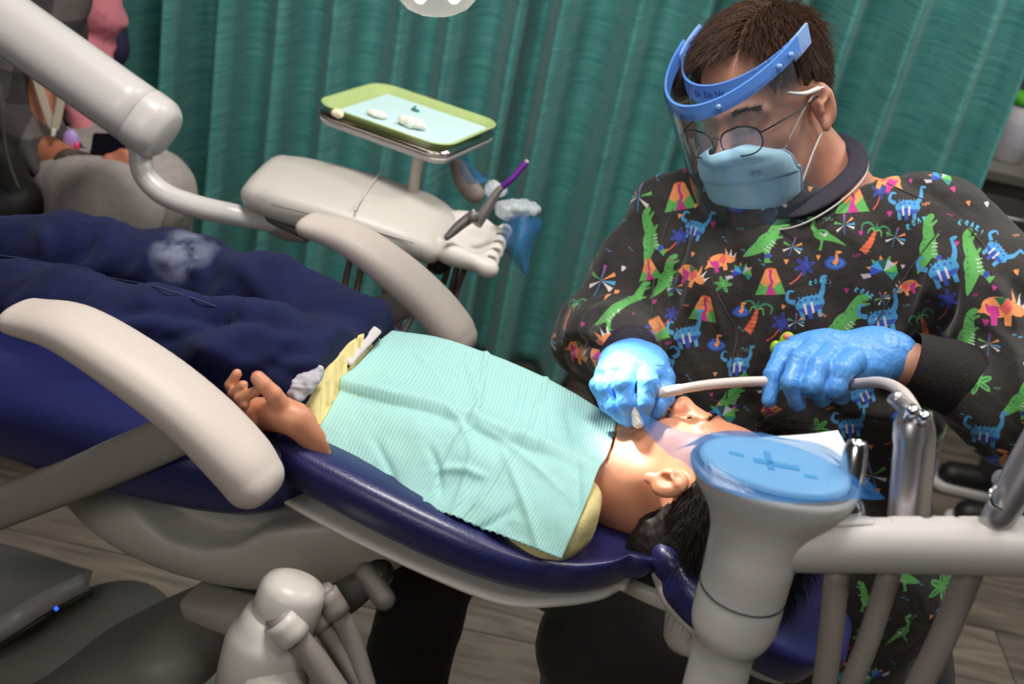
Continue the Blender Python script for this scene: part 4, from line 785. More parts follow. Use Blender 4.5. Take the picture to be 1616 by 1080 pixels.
bp = N.new('ShaderNodeBump'); bp.inputs['Strength'].default_value = .35; bp.inputs['Distance'].default_value = .02; L.new(n2.outputs['Fac'], bp.inputs['Height']); L.new(bp.outputs[0], b.inputs['Normal'])
S = SDF(); lat = nrm(LS-RS); FRN = nrm(jn)
S.cap(RS+lat*.03, LS-lat*.03, .068, .072, k=.05); S.cap(CH-ZZ*0, MID, .152, .135, k=.06); S.cap(MID, HP, .135, .125, k=.06)
S.ell(D(1210, 440, 1.66), (.10, .09, .13), k=.06); S.ell(D(1400, 430, 1.62), (.11, .09, .12), k=.06); S.ell(D(1300, 560, 1.66), (.15, .10, .13), k=.06)
S.chain([RS, D(1015, 440, 1.72), RE], [.066, .064, .062], k=.04); S.chain([RE, D(965, 540, 1.60), D(982, 552, 1.50)], [.062, .056, .043], k=.03)
S.chain([LS, D(1600, 500, 1.50), LE], [.078, .078, .075], k=.045); S.chain([LE, D(1600, 640, 1.43), D(1548, 622, 1.44)], [.075, .064, .050], k=.03)
S.cap(HP+np.array([.02, -.02, .1]), HP+np.array([-.02, -.03, -.06]), .125, .10, k=.05)
# folds as ridges and valleys running with the cloth
S.cap(D(1165, 470, 1.68), D(1130, 700, 1.72), .12, .12, k=.05); S.cap(D(1090, 600, 1.70), D(1100, 700, 1.72), .09, .1, k=.05)
S.cap(NK+FRN*.02, NK+ZZ*.12+FRN*.05, .070, .075, k=.012, sub=True)
jq = S.mesh(.0055, 2)
N_j = normals(*jq); P = jq[0]
fold = np.sin((P@nrm([.7, .2, .7]))*75+2*noise3(P, 4, 3, 2))*.5+noise3(P, 9, 8, 3); jv = P+N_j*(.0035*fold)[:, None]
jv = folds(jv, N_j, JO, J1, J2, JN, tuple((a, b_, w_, m_*1.6) for a, b_, w_, m_ in (((1048, 345), (1000, 500), .011, .008), ((1085, 340), (1030, 470), .010, -.008), ((1120, 400), (1050, 560), .013, .008), ((1165, 380), (1165, 560), .012, -.009), ((1130, 450), (1165, 640), .006, .006), ((1215, 360), (1190, 600), .012, .006), ((1480, 400), (1400, 540), .012, .010), ((1500, 430), (1430, 560), .010, -.011), ((1555, 430), (1600, 560), .012, .009), ((1575, 430), (1625, 540), .01, -.008), ((1540, 480), (1590, 600), .010, .008), ((1330, 250), (1520, 345), .006, -.004), ((960, 510), (1010, 470), .008, .007), ((915, 540), (1010, 520), .009, -.008), ((1350, 640), (1500, 700), .014, .011), ((1380, 620), (1560, 700), .010, -.010), ((1250, 620), (1290, 760), .014, .010))), .012)
q = jv-JO; uvj = np.stack([(q@J1)/HALF*.5+.5, (q@J2)/HALF*.5+.5], 1)
jk = build('scrub_jacket', (jv, jq[1]), jm, den, uv=uvj)
navy = mat('navy_rib', (34, 28, 46), .75, bump=.2, bscale=220); blackm = mat('black_knit', (26, 23, 22), .85, bump=.2, bscale=260)
# collar band round the neck
cn = NK+FRN*.012; c1 = nrm(CX-.1*CY); 
cpts = [D(1212, 338, 1.575), D(1265, 330, 1.545), D(1318, 300, 1.545), D(1353, 262, 1.575), D(1345, 228, 1.64), D(1300, 215, 1.70), D(1245, 228, 1.73), D(1200, 270, 1.68), D(1190, 315, 1.61)]
cl = cpts+cpts[:1]; build('collar', loft(cl, [.013]*10, [.0035]*10, up=nrm(FRN*.45+ZZ*.9), n=60, ex=2.5, cap='round'), navy, den)
for nm_, P_ in (('placket_seam', [(1118, 400), (1126, 450), (1145, 490), (1162, 525), (1156, 570), (1146, 630)]), ('shoulder_seam', [(1365, 268), (1400, 290), (1450, 312), (1500, 335), (1550, 385), (1580, 430)]), ('armhole_seam', [(1500, 345), (1470, 380), (1440, 420), (1400, 480), (1375, 520)]), ('armhole_seam', [(1062, 330), (1045, 380), (1032, 440), (1028, 500)])):
    h_ = onto((jv, jq[1]), P_, .0003)
    if len(h_) > 2: build(nm_, tube(h_, .0009, n=40, seg=6), mat('seam_grey', (78, 72, 70), .8), den)
build('collar_piping', tube([p-ZZ*.012+(p-np.mean(cpts, 0))*.22 for p in cl], .0014, n=70, seg=6), mat('piping_grey', (190, 185, 180), .7), den)
for x, y, dd in ((1220, 357, 1.555), (1122, 365, 1.62), (1134, 450, 1.58)):
    p = D(x, y, dd); build('snap_button', lathe(p, -ray(x, y), [(.0055, -.01), (.0055, 0), (.004, .0016), (.001, .0012)], seg=16), mat('snap_grey', (120, 116, 116), .35, metal=.4), den)
# cuffs
build('cuff', tube([D(978, 545, 1.52), D(990, 555, 1.49), D(996, 565, 1.47)], [.040, .038, .037], n=10, seg=30), navy, den)
build('cuff', wrinkle((lambda q: (q[0], np.array(q[1][:-2])))(tube([D(1560, 622, 1.44), D(1525, 606, 1.44), D(1480, 588, 1.44), D(1432, 572, 1.44)], [.048, .0465, .043, .037], n=40, seg=40)), .0012, 25, 5), blackm, den)
# gloves
glove = mat('nitrile_blue', (92, 160, 234), .36, sss=.08, spec=.5); N, L, b = nodes(glove)
tc = N.new('ShaderNodeTexCoord'); mp = N.new('ShaderNodeMapping'); mp.inputs['Scale'].default_value = (1, 1, .45); mp.inputs['Rotation'].default_value = (0, .6, .4); L.new(tc.outputs['Object'], mp.inputs[0])
n2 = N.new('ShaderNodeTexNoise'); n2.inputs['Scale'].default_value = 55; n2.inputs['Detail'].default_value = 3; n2.inputs['Distortion'].default_value = 1.6; L.new(mp.outputs[0], n2.inputs['Vector'])
bp = N.new('ShaderNodeBump'); bp.inputs['Strength'].default_value = .45; bp.inputs['Distance'].default_value = .006; L.new(n2.outputs['Fac'], bp.inputs['Height']); L.new(bp.outputs[0], b.inputs['Normal'])
def fing(S, pts, rs, k=.004):
    P_ = [D(*p) for p in pts]; S.chain(P_, rs, k=k)
S = SDF()   # his right hand (left in view), fingertips at the child's mouth
S.cap(D(996, 570, 1.47), D(1000, 590, 1.44), .028, .030, k=.02); S.cap(D(963, 592, 1.42), D(1030, 588, 1.42), .019, .020, k=.02); S.cap(D(975, 575, 1.45), D(1025, 575, 1.45), .023, .023, k=.02)
fing(S, [(958, 592, 1.425), (944, 608, 1.41), (958, 638, 1.405), (982, 660, 1.40)], [.0115, .0100, .0092, .0078])
fing(S, [(972, 594, 1.415), (958, 612, 1.395), (968, 642, 1.39), (988, 662, 1.39)], [.012, .0108, .0095, .008])
fing(S, [(996, 590, 1.41), (984, 606, 1.375), (989, 636, 1.372), (994, 664, 1.385)], [.0125, .0115, .0102, .0085])
fing(S, [(1022, 590, 1.41), (1024, 606, 1.372), (1017, 636, 1.368), (1012, 664, 1.378)], [.0128, .0118, .0105, .0085])
fing(S, [(1028, 578, 1.44), (1046, 598, 1.42), (1048, 628, 1.405), (1036, 650, 1.395)], [.017, .0145, .0115, .009])
gq = S.mesh(.0016, 1); build('glove', wrinkle(gq, .0005, 60, 2, 2), glove, den)
S = SDF()   # his left hand, holding the suction tube
S.cap(D(1412, 562, 1.455), D(1380, 562, 1.45), .029, .031, k=.02); S.cap(D(1380, 558, 1.45), D(1290, 556, 1.44), .029, .024, k=.02, flat=(CZ, .8)); S.cap(D(1385, 575, 1.435), D(1330, 585, 1.42), .022, .02, k=.018); S.cap(D(1300, 545, 1.45), D(1255, 548, 1.45), .018, .014, k=.015)
fing(S, [(1275, 545, 1.45), (1236, 556, 1.43), (1219, 592, 1.405), (1214, 632, 1.40)], [.0135, .0118, .0105, .0092])
fing(S, [(1285, 552, 1.43), (1260, 570, 1.395), (1247, 604, 1.38), (1259, 638, 1.39)], [.014, .0125, .0110, .0098])
fing(S, [(1310, 560, 1.42), (1292, 580, 1.385), (1281, 608, 1.375), (1298, 630, 1.40)], [.015, .0132, .0122, .0105])
fing(S, [(1345, 570, 1.41), (1327, 586, 1.385), (1318, 612, 1.382), (1328, 626, 1.40)], [.0165, .014, .0125, .0105])
fing(S, [(1350, 590, 1.45), (1320, 604, 1.43), (1290, 606, 1.425), (1268, 604, 1.42)], [.016, .013, .011, .009])
gq = S.mesh(.0017, 1); build('glove', wrinkle(gq, .0006, 55, 6, 2), glove, den)
# trousers and shoes
S = SDF(); S.cap(HIPR, KR, .095, .073, k=.05); S.cap(KR, FR+ZZ*.05, .072, .062, k=.03); S.cap(HIPL, KL, .11, .088, k=.05); S.cap(KL, AL, .088, .065, k=.03); S.cap(HIPL, HIPR, .11, k=.05)
S.cap(KL+CX*.02, KL+CX*.12, .07, .09, k=.04)
build('trousers', wrinkle(S.mesh(.009, 2), .005, 7, 3), mat('black_trousers', (40, 36, 34), .9, sheen=.1), den)
shoe = mat('black_shoe', (30, 28, 27), .5)
for f_ in (FR*[1, 1, 0], AL*[1, 1, 0]):
    S = SDF(); S.cap(f_+[0, .03, .045], f_+[-.04, -.12, .035], .042, .036, k=.03, flat=(ZZ, .9)); S.plane(f_+[0, 0, .004], (0, 0, -1)); build('shoe', S.mesh(.006, 1), shoe, den)

# face shield ---------------------------------------------------------
fs = empty('face_shield', dh(0, .1, .05), 'clear face shield on a double blue headband worn by the seated person', 'face shield')
band = mat('band_blue', (96, 150, 232), .4, sss=.05); tilt = .0
def bandpt(a, rx, ry, cy, z0, slope): x = rx*math.sin(a); y = cy+ry*math.cos(a); return x, y, z0+slope*(y)+.0*x
def strip(rx, ry, cy, z0, slope, h, t, a0, a1, n=60, flare=0):
    v = []; A = np.linspace(a0, a1, n)
    for a in A:
        for (dr, dz) in ((0, -h/2), (t, -h/2), (t, h/2), (0, h/2)):
            x, y, z = bandpt(a, rx+dr+flare*dz, ry+dr+flare*dz, cy, z0, slope); v.append(dh(x, y, z+dz))
    F = [(i*4+j, i*4+(j+1) % 4, (i+1)*4+(j+1) % 4, (i+1)*4+j) for i in range(n-1) for j in range(4)]+[(3, 2, 1, 0), ((n-1)*4, (n-1)*4+1, (n-1)*4+2, (n-1)*4+3)]; return v, F
build('inner_band', strip(.086, .108, -.005, .098, -.36, .024, .003, -1.5, 1.75), band, fs, smooth=False)
build('outer_band', strip(.094, .150, .0, .107, -.36, .019, .0035, -1.35, 1.5), band, fs, smooth=False)
for x in (-1, 1): build('side_joint', strip(.090, .115, -.005, .100, -.36, .026, .004, x*1.2, x*(1.5 if x < 0 else 1.75), 12), mat('band_pale', (150, 185, 240), .35), fs, smooth=False)
vis = mat('clear_visor', (255, 255, 255), .04, spec=.5); N, L, b = nodes(vis)
tr = N.new('ShaderNodeBsdfTransparent'); tr.inputs[0].default_value = (.93, .96, .97, 1); gl = N.new('ShaderNodeBsdfGlossy'); gl.inputs['Roughness'].default_value = .06; fr = N.new('ShaderNodeFresnel'); fr.inputs[0].default_value = 1.45; mx = N.new('ShaderNodeMixShader')
L.new(fr.outputs[0], mx.inputs[0]); L.new(tr.outputs[0], mx.inputs[1]); L.new(gl.outputs[0], mx.inputs[2])
m2 = N.new('ShaderNodeMixShader'); m2.inputs[0].default_value = .045; df = N.new('ShaderNodeBsdfDiffuse'); df.inputs[0].default_value = (.7, .85, 1, 1); L.new(mx.outputs[0], m2.inputs[1]); L.new(df.outputs[0], m2.inputs[2]); L.new(m2.outputs[0], N['Material Output'].inputs[0])
v = []; na, nb = 60, 16
for i in range(nb):
    q = i/(nb-1); z = .066-q*.235
    for a in np.linspace(-1.2, 1.45, na):
        cut = 1-.15*max(0, q-.75)*4*abs(a)/1.45; x, y, _ = bandpt(a*cut, .1025+.004*q, .1545-.03*q, .0, 0, 0); v.append(dh(x, y, z+(.041-.36*y)*(1-q)+(.0-.1*y)*q))
vo = build('visor', (v, [(i*na+j, i*na+j+1, (i+1)*na+j+1, (i+1)*na+j) for i in range(nb-1) for j in range(na-1)]), vis, fs)
edge = [v[j] for j in range((nb-1)*na, nb*na, 3)]; build('visor_edge', tube(edge, .0006, n=90, seg=6), mat('edge_white', (200, 220, 225), .3), vo)
build('visor_edge', tube([v[i*na+na-1] for i in range(nb)], .0007, n=30, seg=6), MATS['edge_white'], vo)
for a in (-.35, -1.05, -1.2): x, y, z = bandpt(a, .1018, .1538, 0, .107, -.36); build('rivet', lathe(dh(x, y, z), (dh(x*1.1, y*1.1, z)-dh(x, y, z)), [(.0035, -.002), (.0035, .001), (.002, .0022), (.0005, .0022)], seg=12), mat('band_pale', (1, 1, 1)), fs)
tv_, tf = text_mesh('Dr. Do Ng.', .0125)
tw = []
for x_, y_, _z in tv_: a = .35+(-x_)/.112-.12; x, y, z = bandpt(-a if False else (x_*-1)/.105+.05, .0925, .1115, -.005, .098, -.36); tw.append(dh(x, y, z+y_*.9))
build('handwriting', (tw, tf), mat('ink_blue', (18, 32, 110), .6), fs, smooth=False)

# eyeglasses
gs = empty('eyeglasses', dh(0, .115, 0), 'thin dark metal eyeglasses under the clear face shield', 'eyeglasses')
fm = mat('frame_dark', (40, 34, 34), .3, metal=.6); lens = mat('eyeglass_lens', (255, 255, 255), .03); N, L, b = nodes(lens)
tr = N.new('ShaderNodeBsdfTransparent'); gl = N.new('ShaderNodeBsdfGlossy'); gl.inputs['Roughness'].default_value = .05; gl.inputs[0].default_value = (.5, .6, 1, 1); mx = N.new('ShaderNodeMixShader'); mx.inputs[0].default_value = .13
L.new(tr.outputs[0], mx.inputs[1]); L.new(gl.outputs[0], mx.inputs[2]); L.new(mx.outputs[0], N['Material Output'].inputs[0])
for x in (-1, 1):
    rim = []
    for a in np.linspace(0, 2*math.pi, 28, endpoint=False):
        ca, sa = math.cos(a), math.sin(a); xx = .034+.0275*np.sign(ca)*abs(ca)**.8; zz = -.002+.0195*np.sign(sa)*abs(sa)**.8-(.002 if ca < 0 and sa > 0 else 0); rim.append(dh(x*xx, .1185-.012*(xx/.06)**2, zz))
    build('rim', tube(rim+rim[:1], .00095, n=80, seg=8), fm, gs); c = np.mean(rim, 0)
    build('brow_bar', tube(rim[1:13], .0013, n=40, seg=8), fm, gs)
    build('lens', (list(rim)+[c], [(i, (i+1) % 28, 28) for i in range(28)]), lens, gs)
    build('temple', tube([dh(x*.061, .107, .006), dh(x*.070, .095, .008), dh(x*.0805, .04, .010), dh(x*.083, -.005, .012), dh(x*.08, -.03, -.01)], .0012, n=30, seg=8), fm, gs)
build('bridge', tube([dh(-.008, .118, .003), dh(0, .1205, .006), dh(.008, .118, .003)], .0010, n=10, seg=8), fm, gs)

# face mask
mk = empty('face_mask', dh(0, .12, -.06), 'pleated light blue surgical mask with white ear loops on the seated person', 'face mask')
rows = [(-.010, .022, .106, .074), (-.022, .048, .100, .066), (-.034, .060, .092, .070), (-.045, .064, .090, .075), (-.062, .066, .086, .078), (-.080, .065, .083, .076), (-.100, .061, .082, .070), (-.120, .053, .074, .060), (-.134, .038, .060, .052)]
v = []; nm = 40; RR = crom(np.array(rows), 44)
for i, (z, hw, yc, dep) in enumerate(RR):
    q = i/43; pl = .0022*((q*4.0) % 1.0) if .3 < q < .9 else 0
    nose = .018*math.exp(-((z+.022)/.014)**2)
    for j in range(nm):
        u = -1+2*j/(nm-1); x = hw*1.12*math.sin(u*1.35)/math.sin(1.35); y = yc-.035+(.058)*math.sqrt(max(0, 1-(u*.93)**2))-abs(u)**2*.016+pl+nose*math.exp(-(u/.25)**2)
        v.append(dh(x, y, z-.006*abs(u)**3*(1 if q > .5 else -1)*-1))
mm = mat('mask_blue', (182, 228, 250), .75, bump=.15, bscale=600); mo = build('mask_panel', (v, [(i*nm+j, i*nm+j+1, (i+1)*nm+j+1, (i+1)*nm+j) for i in range(43) for j in range(nm-1)]), mm, mk); solid(mo, .0012)
lp_ = mat('loop_white', (235, 230, 222), .7)
for x in (-1, 1):
    t0 = np.array(v[8*nm+(nm-1 if x > 0 else 0)]); b0 = np.array(v[30*nm+(nm-1 if x > 0 else 0)])
    build('ear_loop', tube([t0, dh(x*.078, .03, .004), dh(x*.087, -.004, .022), dh(x*.088, -.03, .01), dh(x*.086, -.028, -.02), dh(x*.078, .01, -.045), b0], .0013, n=50, seg=8), lp_, mk)
    build('side_binding', tube([v[i*nm+(nm-1 if x > 0 else 0)] for i in range(3, 40, 4)], .0018, n=30, seg=8), mat('binding', (170, 205, 230), .7), mk)
build('upper_strap', tube([dh(-.0815, .06, .040), dh(-.086, .03, .028), dh(-.089, .0, .024)], [.0018, .003, .0035], n=16, seg=8), lp_, mk)
def onmask(u, i_):  # surface point and axes
    j = int((u+1)/2*(nm-1)); p = np.array(v[i_*nm+j]); tx = nrm(np.array(v[i_*nm+j+1])-p); ty = nrm(p-np.array(v[(i_+3)*nm+j])); n_ = nrm(np.cross(tx, ty)); n_ = n_ if n_@(dh(0, .3, -.05)-dh(0, 0, -.05)) > 0 else -n_; return p, -tx if tx@DR[0] > 0 else tx, ty, n_
p, tx, ty, n_ = onmask(-.42, 17)
ink = mat('mask_ink', (46, 66, 100), .7); tv_, tf = text_mesh('BYD', .0062)
build('mask_mark', ([p+n_*.0016+tx*a[0]+ty*a[1] for a in tv_], tf), ink, mk, smooth=False)
build('mask_mark', tube([p+n_*.0016+tx*.0085*math.cos(a)+ty*.0045*math.sin(a) for a in np.linspace(0, 6.29, 24)], .0002, n=48, seg=6), ink, mk)

# charm clipped to the jacket
cy = empty('badge_charm', D(1238, 545, 1.50), 'small lime green and pink rubber charm beside the holding glove', 'charm')
lime = mat('lime_rubber', (170, 205, 50), .4)
S = SDF(); S.ell(D(1223, 548, 1.49), (.0062, .006, .009), k=.004); build('stub', S.mesh(.0011, 1), lime, cy)
S = SDF(); S.ell(D(1242, 538, 1.49), (.0095, .009, .012), k=.004); S.ell(D(1236, 552, 1.49), (.007, .006, .008), k=.006); build('bulb', S.mesh(.0012, 1), lime, cy)
S = SDF(); S.ell(D(1243, 532, 1.484), (.006, .005, .005), k=.004); build('tip', S.mesh(.0008, 1), mat('pink_rubber', (235, 140, 110), .4), cy)

# stool
st = empty('stool', HP*[1, 1, 0]+np.array([.0, .05, 0]), 'rolling operator stool with white seat rim under the person in scrubs', 'stool')
sb = WL[st.name]; zt = HP[2]-.20
build('seat', lathe(sb+[0, 0, zt-.05], ZZ, [(.15, 0), (.185, .005), (.19, .03), (.18, .05), (.1, .055), (.001, .055)], seg=40), mat('black_vinyl', (26, 24, 23), .45), st)
build('seat_rim', lathe(sb+[0, 0, zt-.062], ZZ, [(.17, 0), (.192, .004), (.194, .014), (.18, .016)], seg=48), mat('rim_white', (200, 196, 190), .4), st)
build('column', lathe(sb+[0, 0, .09], ZZ, [(.04, 0), (.035, .03), (.022, .04), (.022, zt-.16)], seg=20), satin, st)
for q in range(5):
    a = math.radians(q*72+160); e = sb+np.array([math.cos(a)*.29, math.sin(a)*.29, .075])
    lg = build('leg', loft([sb+[0, 0, .1], (sb+[0, 0, .1]+e)/2+[0, 0, .006], e], [.022, .018, .015], [.016, .013, .01], n=10, cap='round'), mat('leg_grey', (150, 146, 142), .4), st)
    build('caster', lathe(e-[0, 0, .045]+np.array([-math.sin(a), math.cos(a), 0])*-.014, np.array([-math.sin(a), math.cos(a), 0]), [(.008, 0), (.026, .001), (.028, .006), (.028, .022), (.026, .027), (.008, .028)], seg=24), dark, lg)

G = [[(618, 522, .085), (705, 537, .085), (800, 570, .085), (890, 612, .085), (972, 662, .07)],
     [(592, 545, .03), (690, 570, .03), (790, 606, .03), (885, 645, .03), (968, 690, .02)],
     [(565, 575, -.03), (675, 605, -.03), (780, 643, -.03), (873, 685, -.03), (957, 722, -.03)],
     [(537, 603, -.08), (655, 632, -.085), (765, 668, -.09), (865, 706, -.09), (944, 742, -.09)],
     [(526, 636, -.105), (630, 668, -.12), (735, 708, -.13), (845, 752, -.13), (928, 785, -.13)],
     [(505, 675, -.145), (605, 722, -.16), (700, 768, -.17), (815, 805, -.17), (908, 832, -.16)],
     [(483, 710, -.175), (590, 765, -.185), (670, 800, -.195), (790, 845, -.195), (885, 883, -.185)]]
vq = sheet([[T(*p) for p in r_] for r_ in G], 110, 150); v = vq[0]; F = np.array(vq[1]); n_ = noise3(v, 11, 5, 4); Nb = normals(v, F); Nb *= np.where(Nb[:, 2:3] < 0, -1, 1)
ii, jj = np.divmod(np.arange(len(v)), 150); cl_i = 54+1.2*np.sin(jj*.09); x_ = ii-cl_i; crease = np.where(x_ < 0, .004*np.exp(-(x_/9)**2), (.004-.012*np.clip(x_/5, 0, 1))*np.where(x_ < 5, 1, np.exp(-((x_-5)/9)**2)))*np.exp(-np.clip((jj-95)/40, 0, 9)**2)*.9+.0+.003*np.exp(-((jj-62-.10*ii)/1.5)**2)+.0025*np.exp(-((jj-100+.08*ii)/1.5)**2)
fac = np.abs(noise3(v, 6, 15, 3)); amp = np.where(ii > 50, .0035, .0012); v = v+Nb*(amp*fac+crease)[:, None]
v = folds(v, Nb, T(700, 680, -.1), CX, CY, CZ, (((700, 640), (748, 706), .004, .004), ((728, 575), (756, 668), .004, .0035), ((830, 600), (800, 690), .004, -.004), ((748, 700), (715, 800), .004, .0045), ((590, 690), (640, 780), .004, -.003), ((690, 735), (770, 745), .004, .005), ((680, 700), (700, 770), .004, -.005), ((745, 665), (885, 765), .0035, .003), ((860, 640), (845, 720), .004, .003), ((790, 700), (850, 860), .004, .0035), ((640, 560), (700, 625), .004, .003), ((820, 780), (720, 830), .004, -.004), ((900, 650), (905, 800), .004, -.003)), .004)
edge_j = (ii == 109)*.0015*np.sin(jj*1.7); v[:, 2] += edge_j
BIBV = (v, F, ii, jj)
def under_bib(vq, gap=.005):
    v_, q_ = vq; v_ = v_.copy(); sub = (ii % 3 == 0) & (jj % 3 == 0); B_ = BIBV[0][sub]; Nn = Nb[sub]
    for k in range(0, len(v_), 4000):
        c_ = v_[k:k+4000]; near = (np.abs(c_[:, None, :2]-B_[None, :, :2])**2).sum(-1); j = near.argmin(1); dm = near[np.arange(len(c_)), j]; lim = B_[j, 2]-gap
        hit = (dm < .0075**2) & (c_[:, 2] > lim); c_[hit, 2] = lim[hit]; v_[k:k+4000] = c_
    return v_, q_
# ------------------------------------------------------------------ child
kid = empty('person', W(-.05, 0, .76), 'child in yellow shirt and blue jeans lying on the dental chair under the bib', 'person')
KR_ = camR([[0.47, 0.137, 0.87], [-0.312, 0.949, 0.03], [-0.82, -0.284, 0.49]])
u_ = nrm(KR_[2]); f_ = nrm(KR_[1]-u_*(KR_[1]@u_)); KR_ = [np.cross(f_, u_), f_, u_]; KC = D(1096, 768, 1.38); KS = .86
def kh(x, y, z): return place((x, y, z), KC, KR_, KS)
S = head_sdf(True, flare=.1, mouth=.02); nb_ = unplace(W(.40, -.02, .79), KC, KR_, KS); S.cap((0, -.025, -.06), nb_, .050, .052, k=.035); S.cap((0, .02, -.08), unplace(W(.43, -.02, .80), KC, KR_, KS), .034, .036, k=.03)
kq = S.mesh(.0024, 1); kqw = under_bib((place(kq[0], KC, KR_, KS), kq[1]), .008)
S = SDF(); S.ell(W(.31, -.03, .785), (.10, .105, .04), R=[U, V, ZZ], k=.04); S.ell(W(.2, -.03, .79), (.12, .09, .04), R=[U, V, ZZ], k=.04); S.ell(W(.07, -.02, .79), (.08, .09, .045), R=[U, V, ZZ], k=.04); S.cap(W(.405, -.02, .79), W(.34, -.02, .78), .04, .04, k=.03)
S.cap(W(.35, .07, .775), W(.2, .11, .755), .028, .022, k=.03); S.cap(W(.2, .11, .755), W(.08, .12, .76), .022, .017)
el = T(562, 726, -.15)-ZZ*.008; wr = D(466, 662, 1.30)
S.cap(W(.35, -.10, .775), el, .028, .023, k=.03); S.cap(el, wr, .025, .0175, k=.01)
S.cap(wr, D(440, 650, 1.30), .0165, .0165, k=.008); S.cap(D(442, 648, 1.30), D(402, 645, 1.315), .0145, .0125, k=.008); S.cap(D(445, 662, 1.31), D(400, 662, 1.325), .0145, .0125, k=.01)
for pts, rs_ in (([(446, 646, 1.295), (431, 622, 1.280), (416, 607, 1.275), (407, 597, 1.275)], [.0125, .0095, .0085, .0082]), ([(402, 640, 1.315), (374, 624, 1.32), (363, 609, 1.315), (374, 590, 1.31)], [.008, .0068, .0064, .0058]),
                 ([(398, 648, 1.31), (372, 636, 1.315), (368, 622, 1.305), (384, 608, 1.295)], [.008, .0066, .0062, .0058]), ([(398, 658, 1.305), (374, 648, 1.305), (378, 630, 1.295), (404, 618, 1.285)], [.008, .0066, .0064, .006]), ([(398, 668, 1.305), (378, 662, 1.305), (374, 648, 1.3), (388, 640, 1.29)], [.0075, .006, .0056, .0052])):
    S.chain([D(*p) for p in pts], rs_, k=.0025)
aq = under_bib(S.mesh(.0026, 1), .012)
S2 = SDF(); S2.cap(W(-.4, .02, .72), W(-.42, .02, .72), .03); 
build('body', join(kqw, aq), skinc, kid)
lipm = mat('lip', (190, 92, 84), .35, sss=.1)
teeth = mat('teeth', (235, 228, 215), .25)
for i in range(6):
    a = (i-2.5)*.24; S = SDF(); S.ell(kh(.017*math.sin(a)*1.4, .079+.010*math.cos(a*1.3), -.0655), (.0024, .0024, .0038), R=KR_, k=.001); build('tooth', S.mesh(.0006, 1), teeth, kid)
hk = mat('hair_dark', (26, 19, 17), .5, spec=.3, var=.3, vscale=50)
S = SDF(); S.ell((0, -.028, .052), (.081, .099, .090), k=.005); S.cap((0, -.075, .01), (0, -.08, -.02), .055, .05, k=.03); S.ell((0, -.05, .09), (.07, .07, .07), k=.03)
hb = unplace(D(1050, 842, 1.42), KC, KR_, KS); S.ell(hb, (.06, .055, .055), k=.04); S.ell(unplace(D(1035, 860, 1.38), KC, KR_, KS), (.045, .045, .045), k=.04); S.ell(unplace(D(1030, 820, 1.40), KC, KR_, KS), (.04, .03, .035), k=.03)
S.plane((0, .05, .083), (0, 1, -.35), k=.01); S.plane((0, .05, .01), (0, .62, -1), k=.01)
for x in (-1, 1): S.cap((x*.085, .0, -.005), (x*.07, .04, -.02), .032, .036, k=.006, sub=True)
hq = wrinkle(S.mesh(.003, 1), .0022, 45, 7, 2); build('hair', (place(hq[0], KC, KR_, KS), hq[1]), hk, kid)
P = scalp(7000, 8, lambda p: (p[:, 2] > -.4+.3*(p[:, 1] > 0)) & ~((p[:, 1] > .6) & (p[:, 2] < .6)) & ~((np.abs(p[:, 0]) > .5) & (p[:, 1] > .05) & (p[:, 2] < .05)))
root = np.array([0, -.028, .052])+P*np.array([.081, .099, .090])*.98; rs = np.random.RandomState(14); dn = unplace(KC-ZZ, KC, KR_, 1); dn /= np.linalg.norm(dn)
d = P*.55+np.array([.1, -.3, .5])*.6+rs.randn(len(P), 3)*.22; sv, sf = strands(root, d, .03+.03*rs.rand(len(P)), .0006, np.tile(dn*.8, (len(P), 1))); build('hair_strands', (place(sv, KC, KR_, KS), sf), hk, kid, kind='stuff')
rt = np.stack([-(rs.rand(1100)*.10-.05), .062+rs.rand(1100)*.018, .090+rs.rand(1100)*.024], 1); sv, sf = strands(rt, np.array([-.2, .7, .75])+rs.randn(1100, 3)*.28, .026+.024*rs.rand(1100), .0007, np.tile(dn*.5+np.array([0, .1, .5]), (1100, 1))); build('hair_fringe', (place(sv, KC, KR_, KS), sf), hk, kid, kind='stuff')
for x in (-1, 1):
    t_ = rs.rand(90); rt = np.stack([x*(.014+.034*t_), .0925-.017*t_*t_, .0285+.003*np.sin(t_*3)+rs.randn(90)*.001], 1); sv, sf = strands(rt, np.stack([np.full(90, x*.9), np.full(90, .25), rs.randn(90)*.2], 1), .007, .0004, seg=2); build('eyebrow', (place(sv, KC, KR_, KS), sf), hk, kid)
    t_ = np.linspace(0, 1, 26); rt = np.stack([x*(.019+.025*t_), .0862-.006*t_*t_, -.001+0*t_], 1); sv, sf = strands(rt, np.stack([x*.3*np.ones(26), .9*np.ones(26), -.5*np.ones(26)], 1), .006, .0003, np.tile([0, .1, .5], (26, 1)), seg=2); build('eyelashes', (place(sv, KC, KR_, KS), sf), hk, kid)
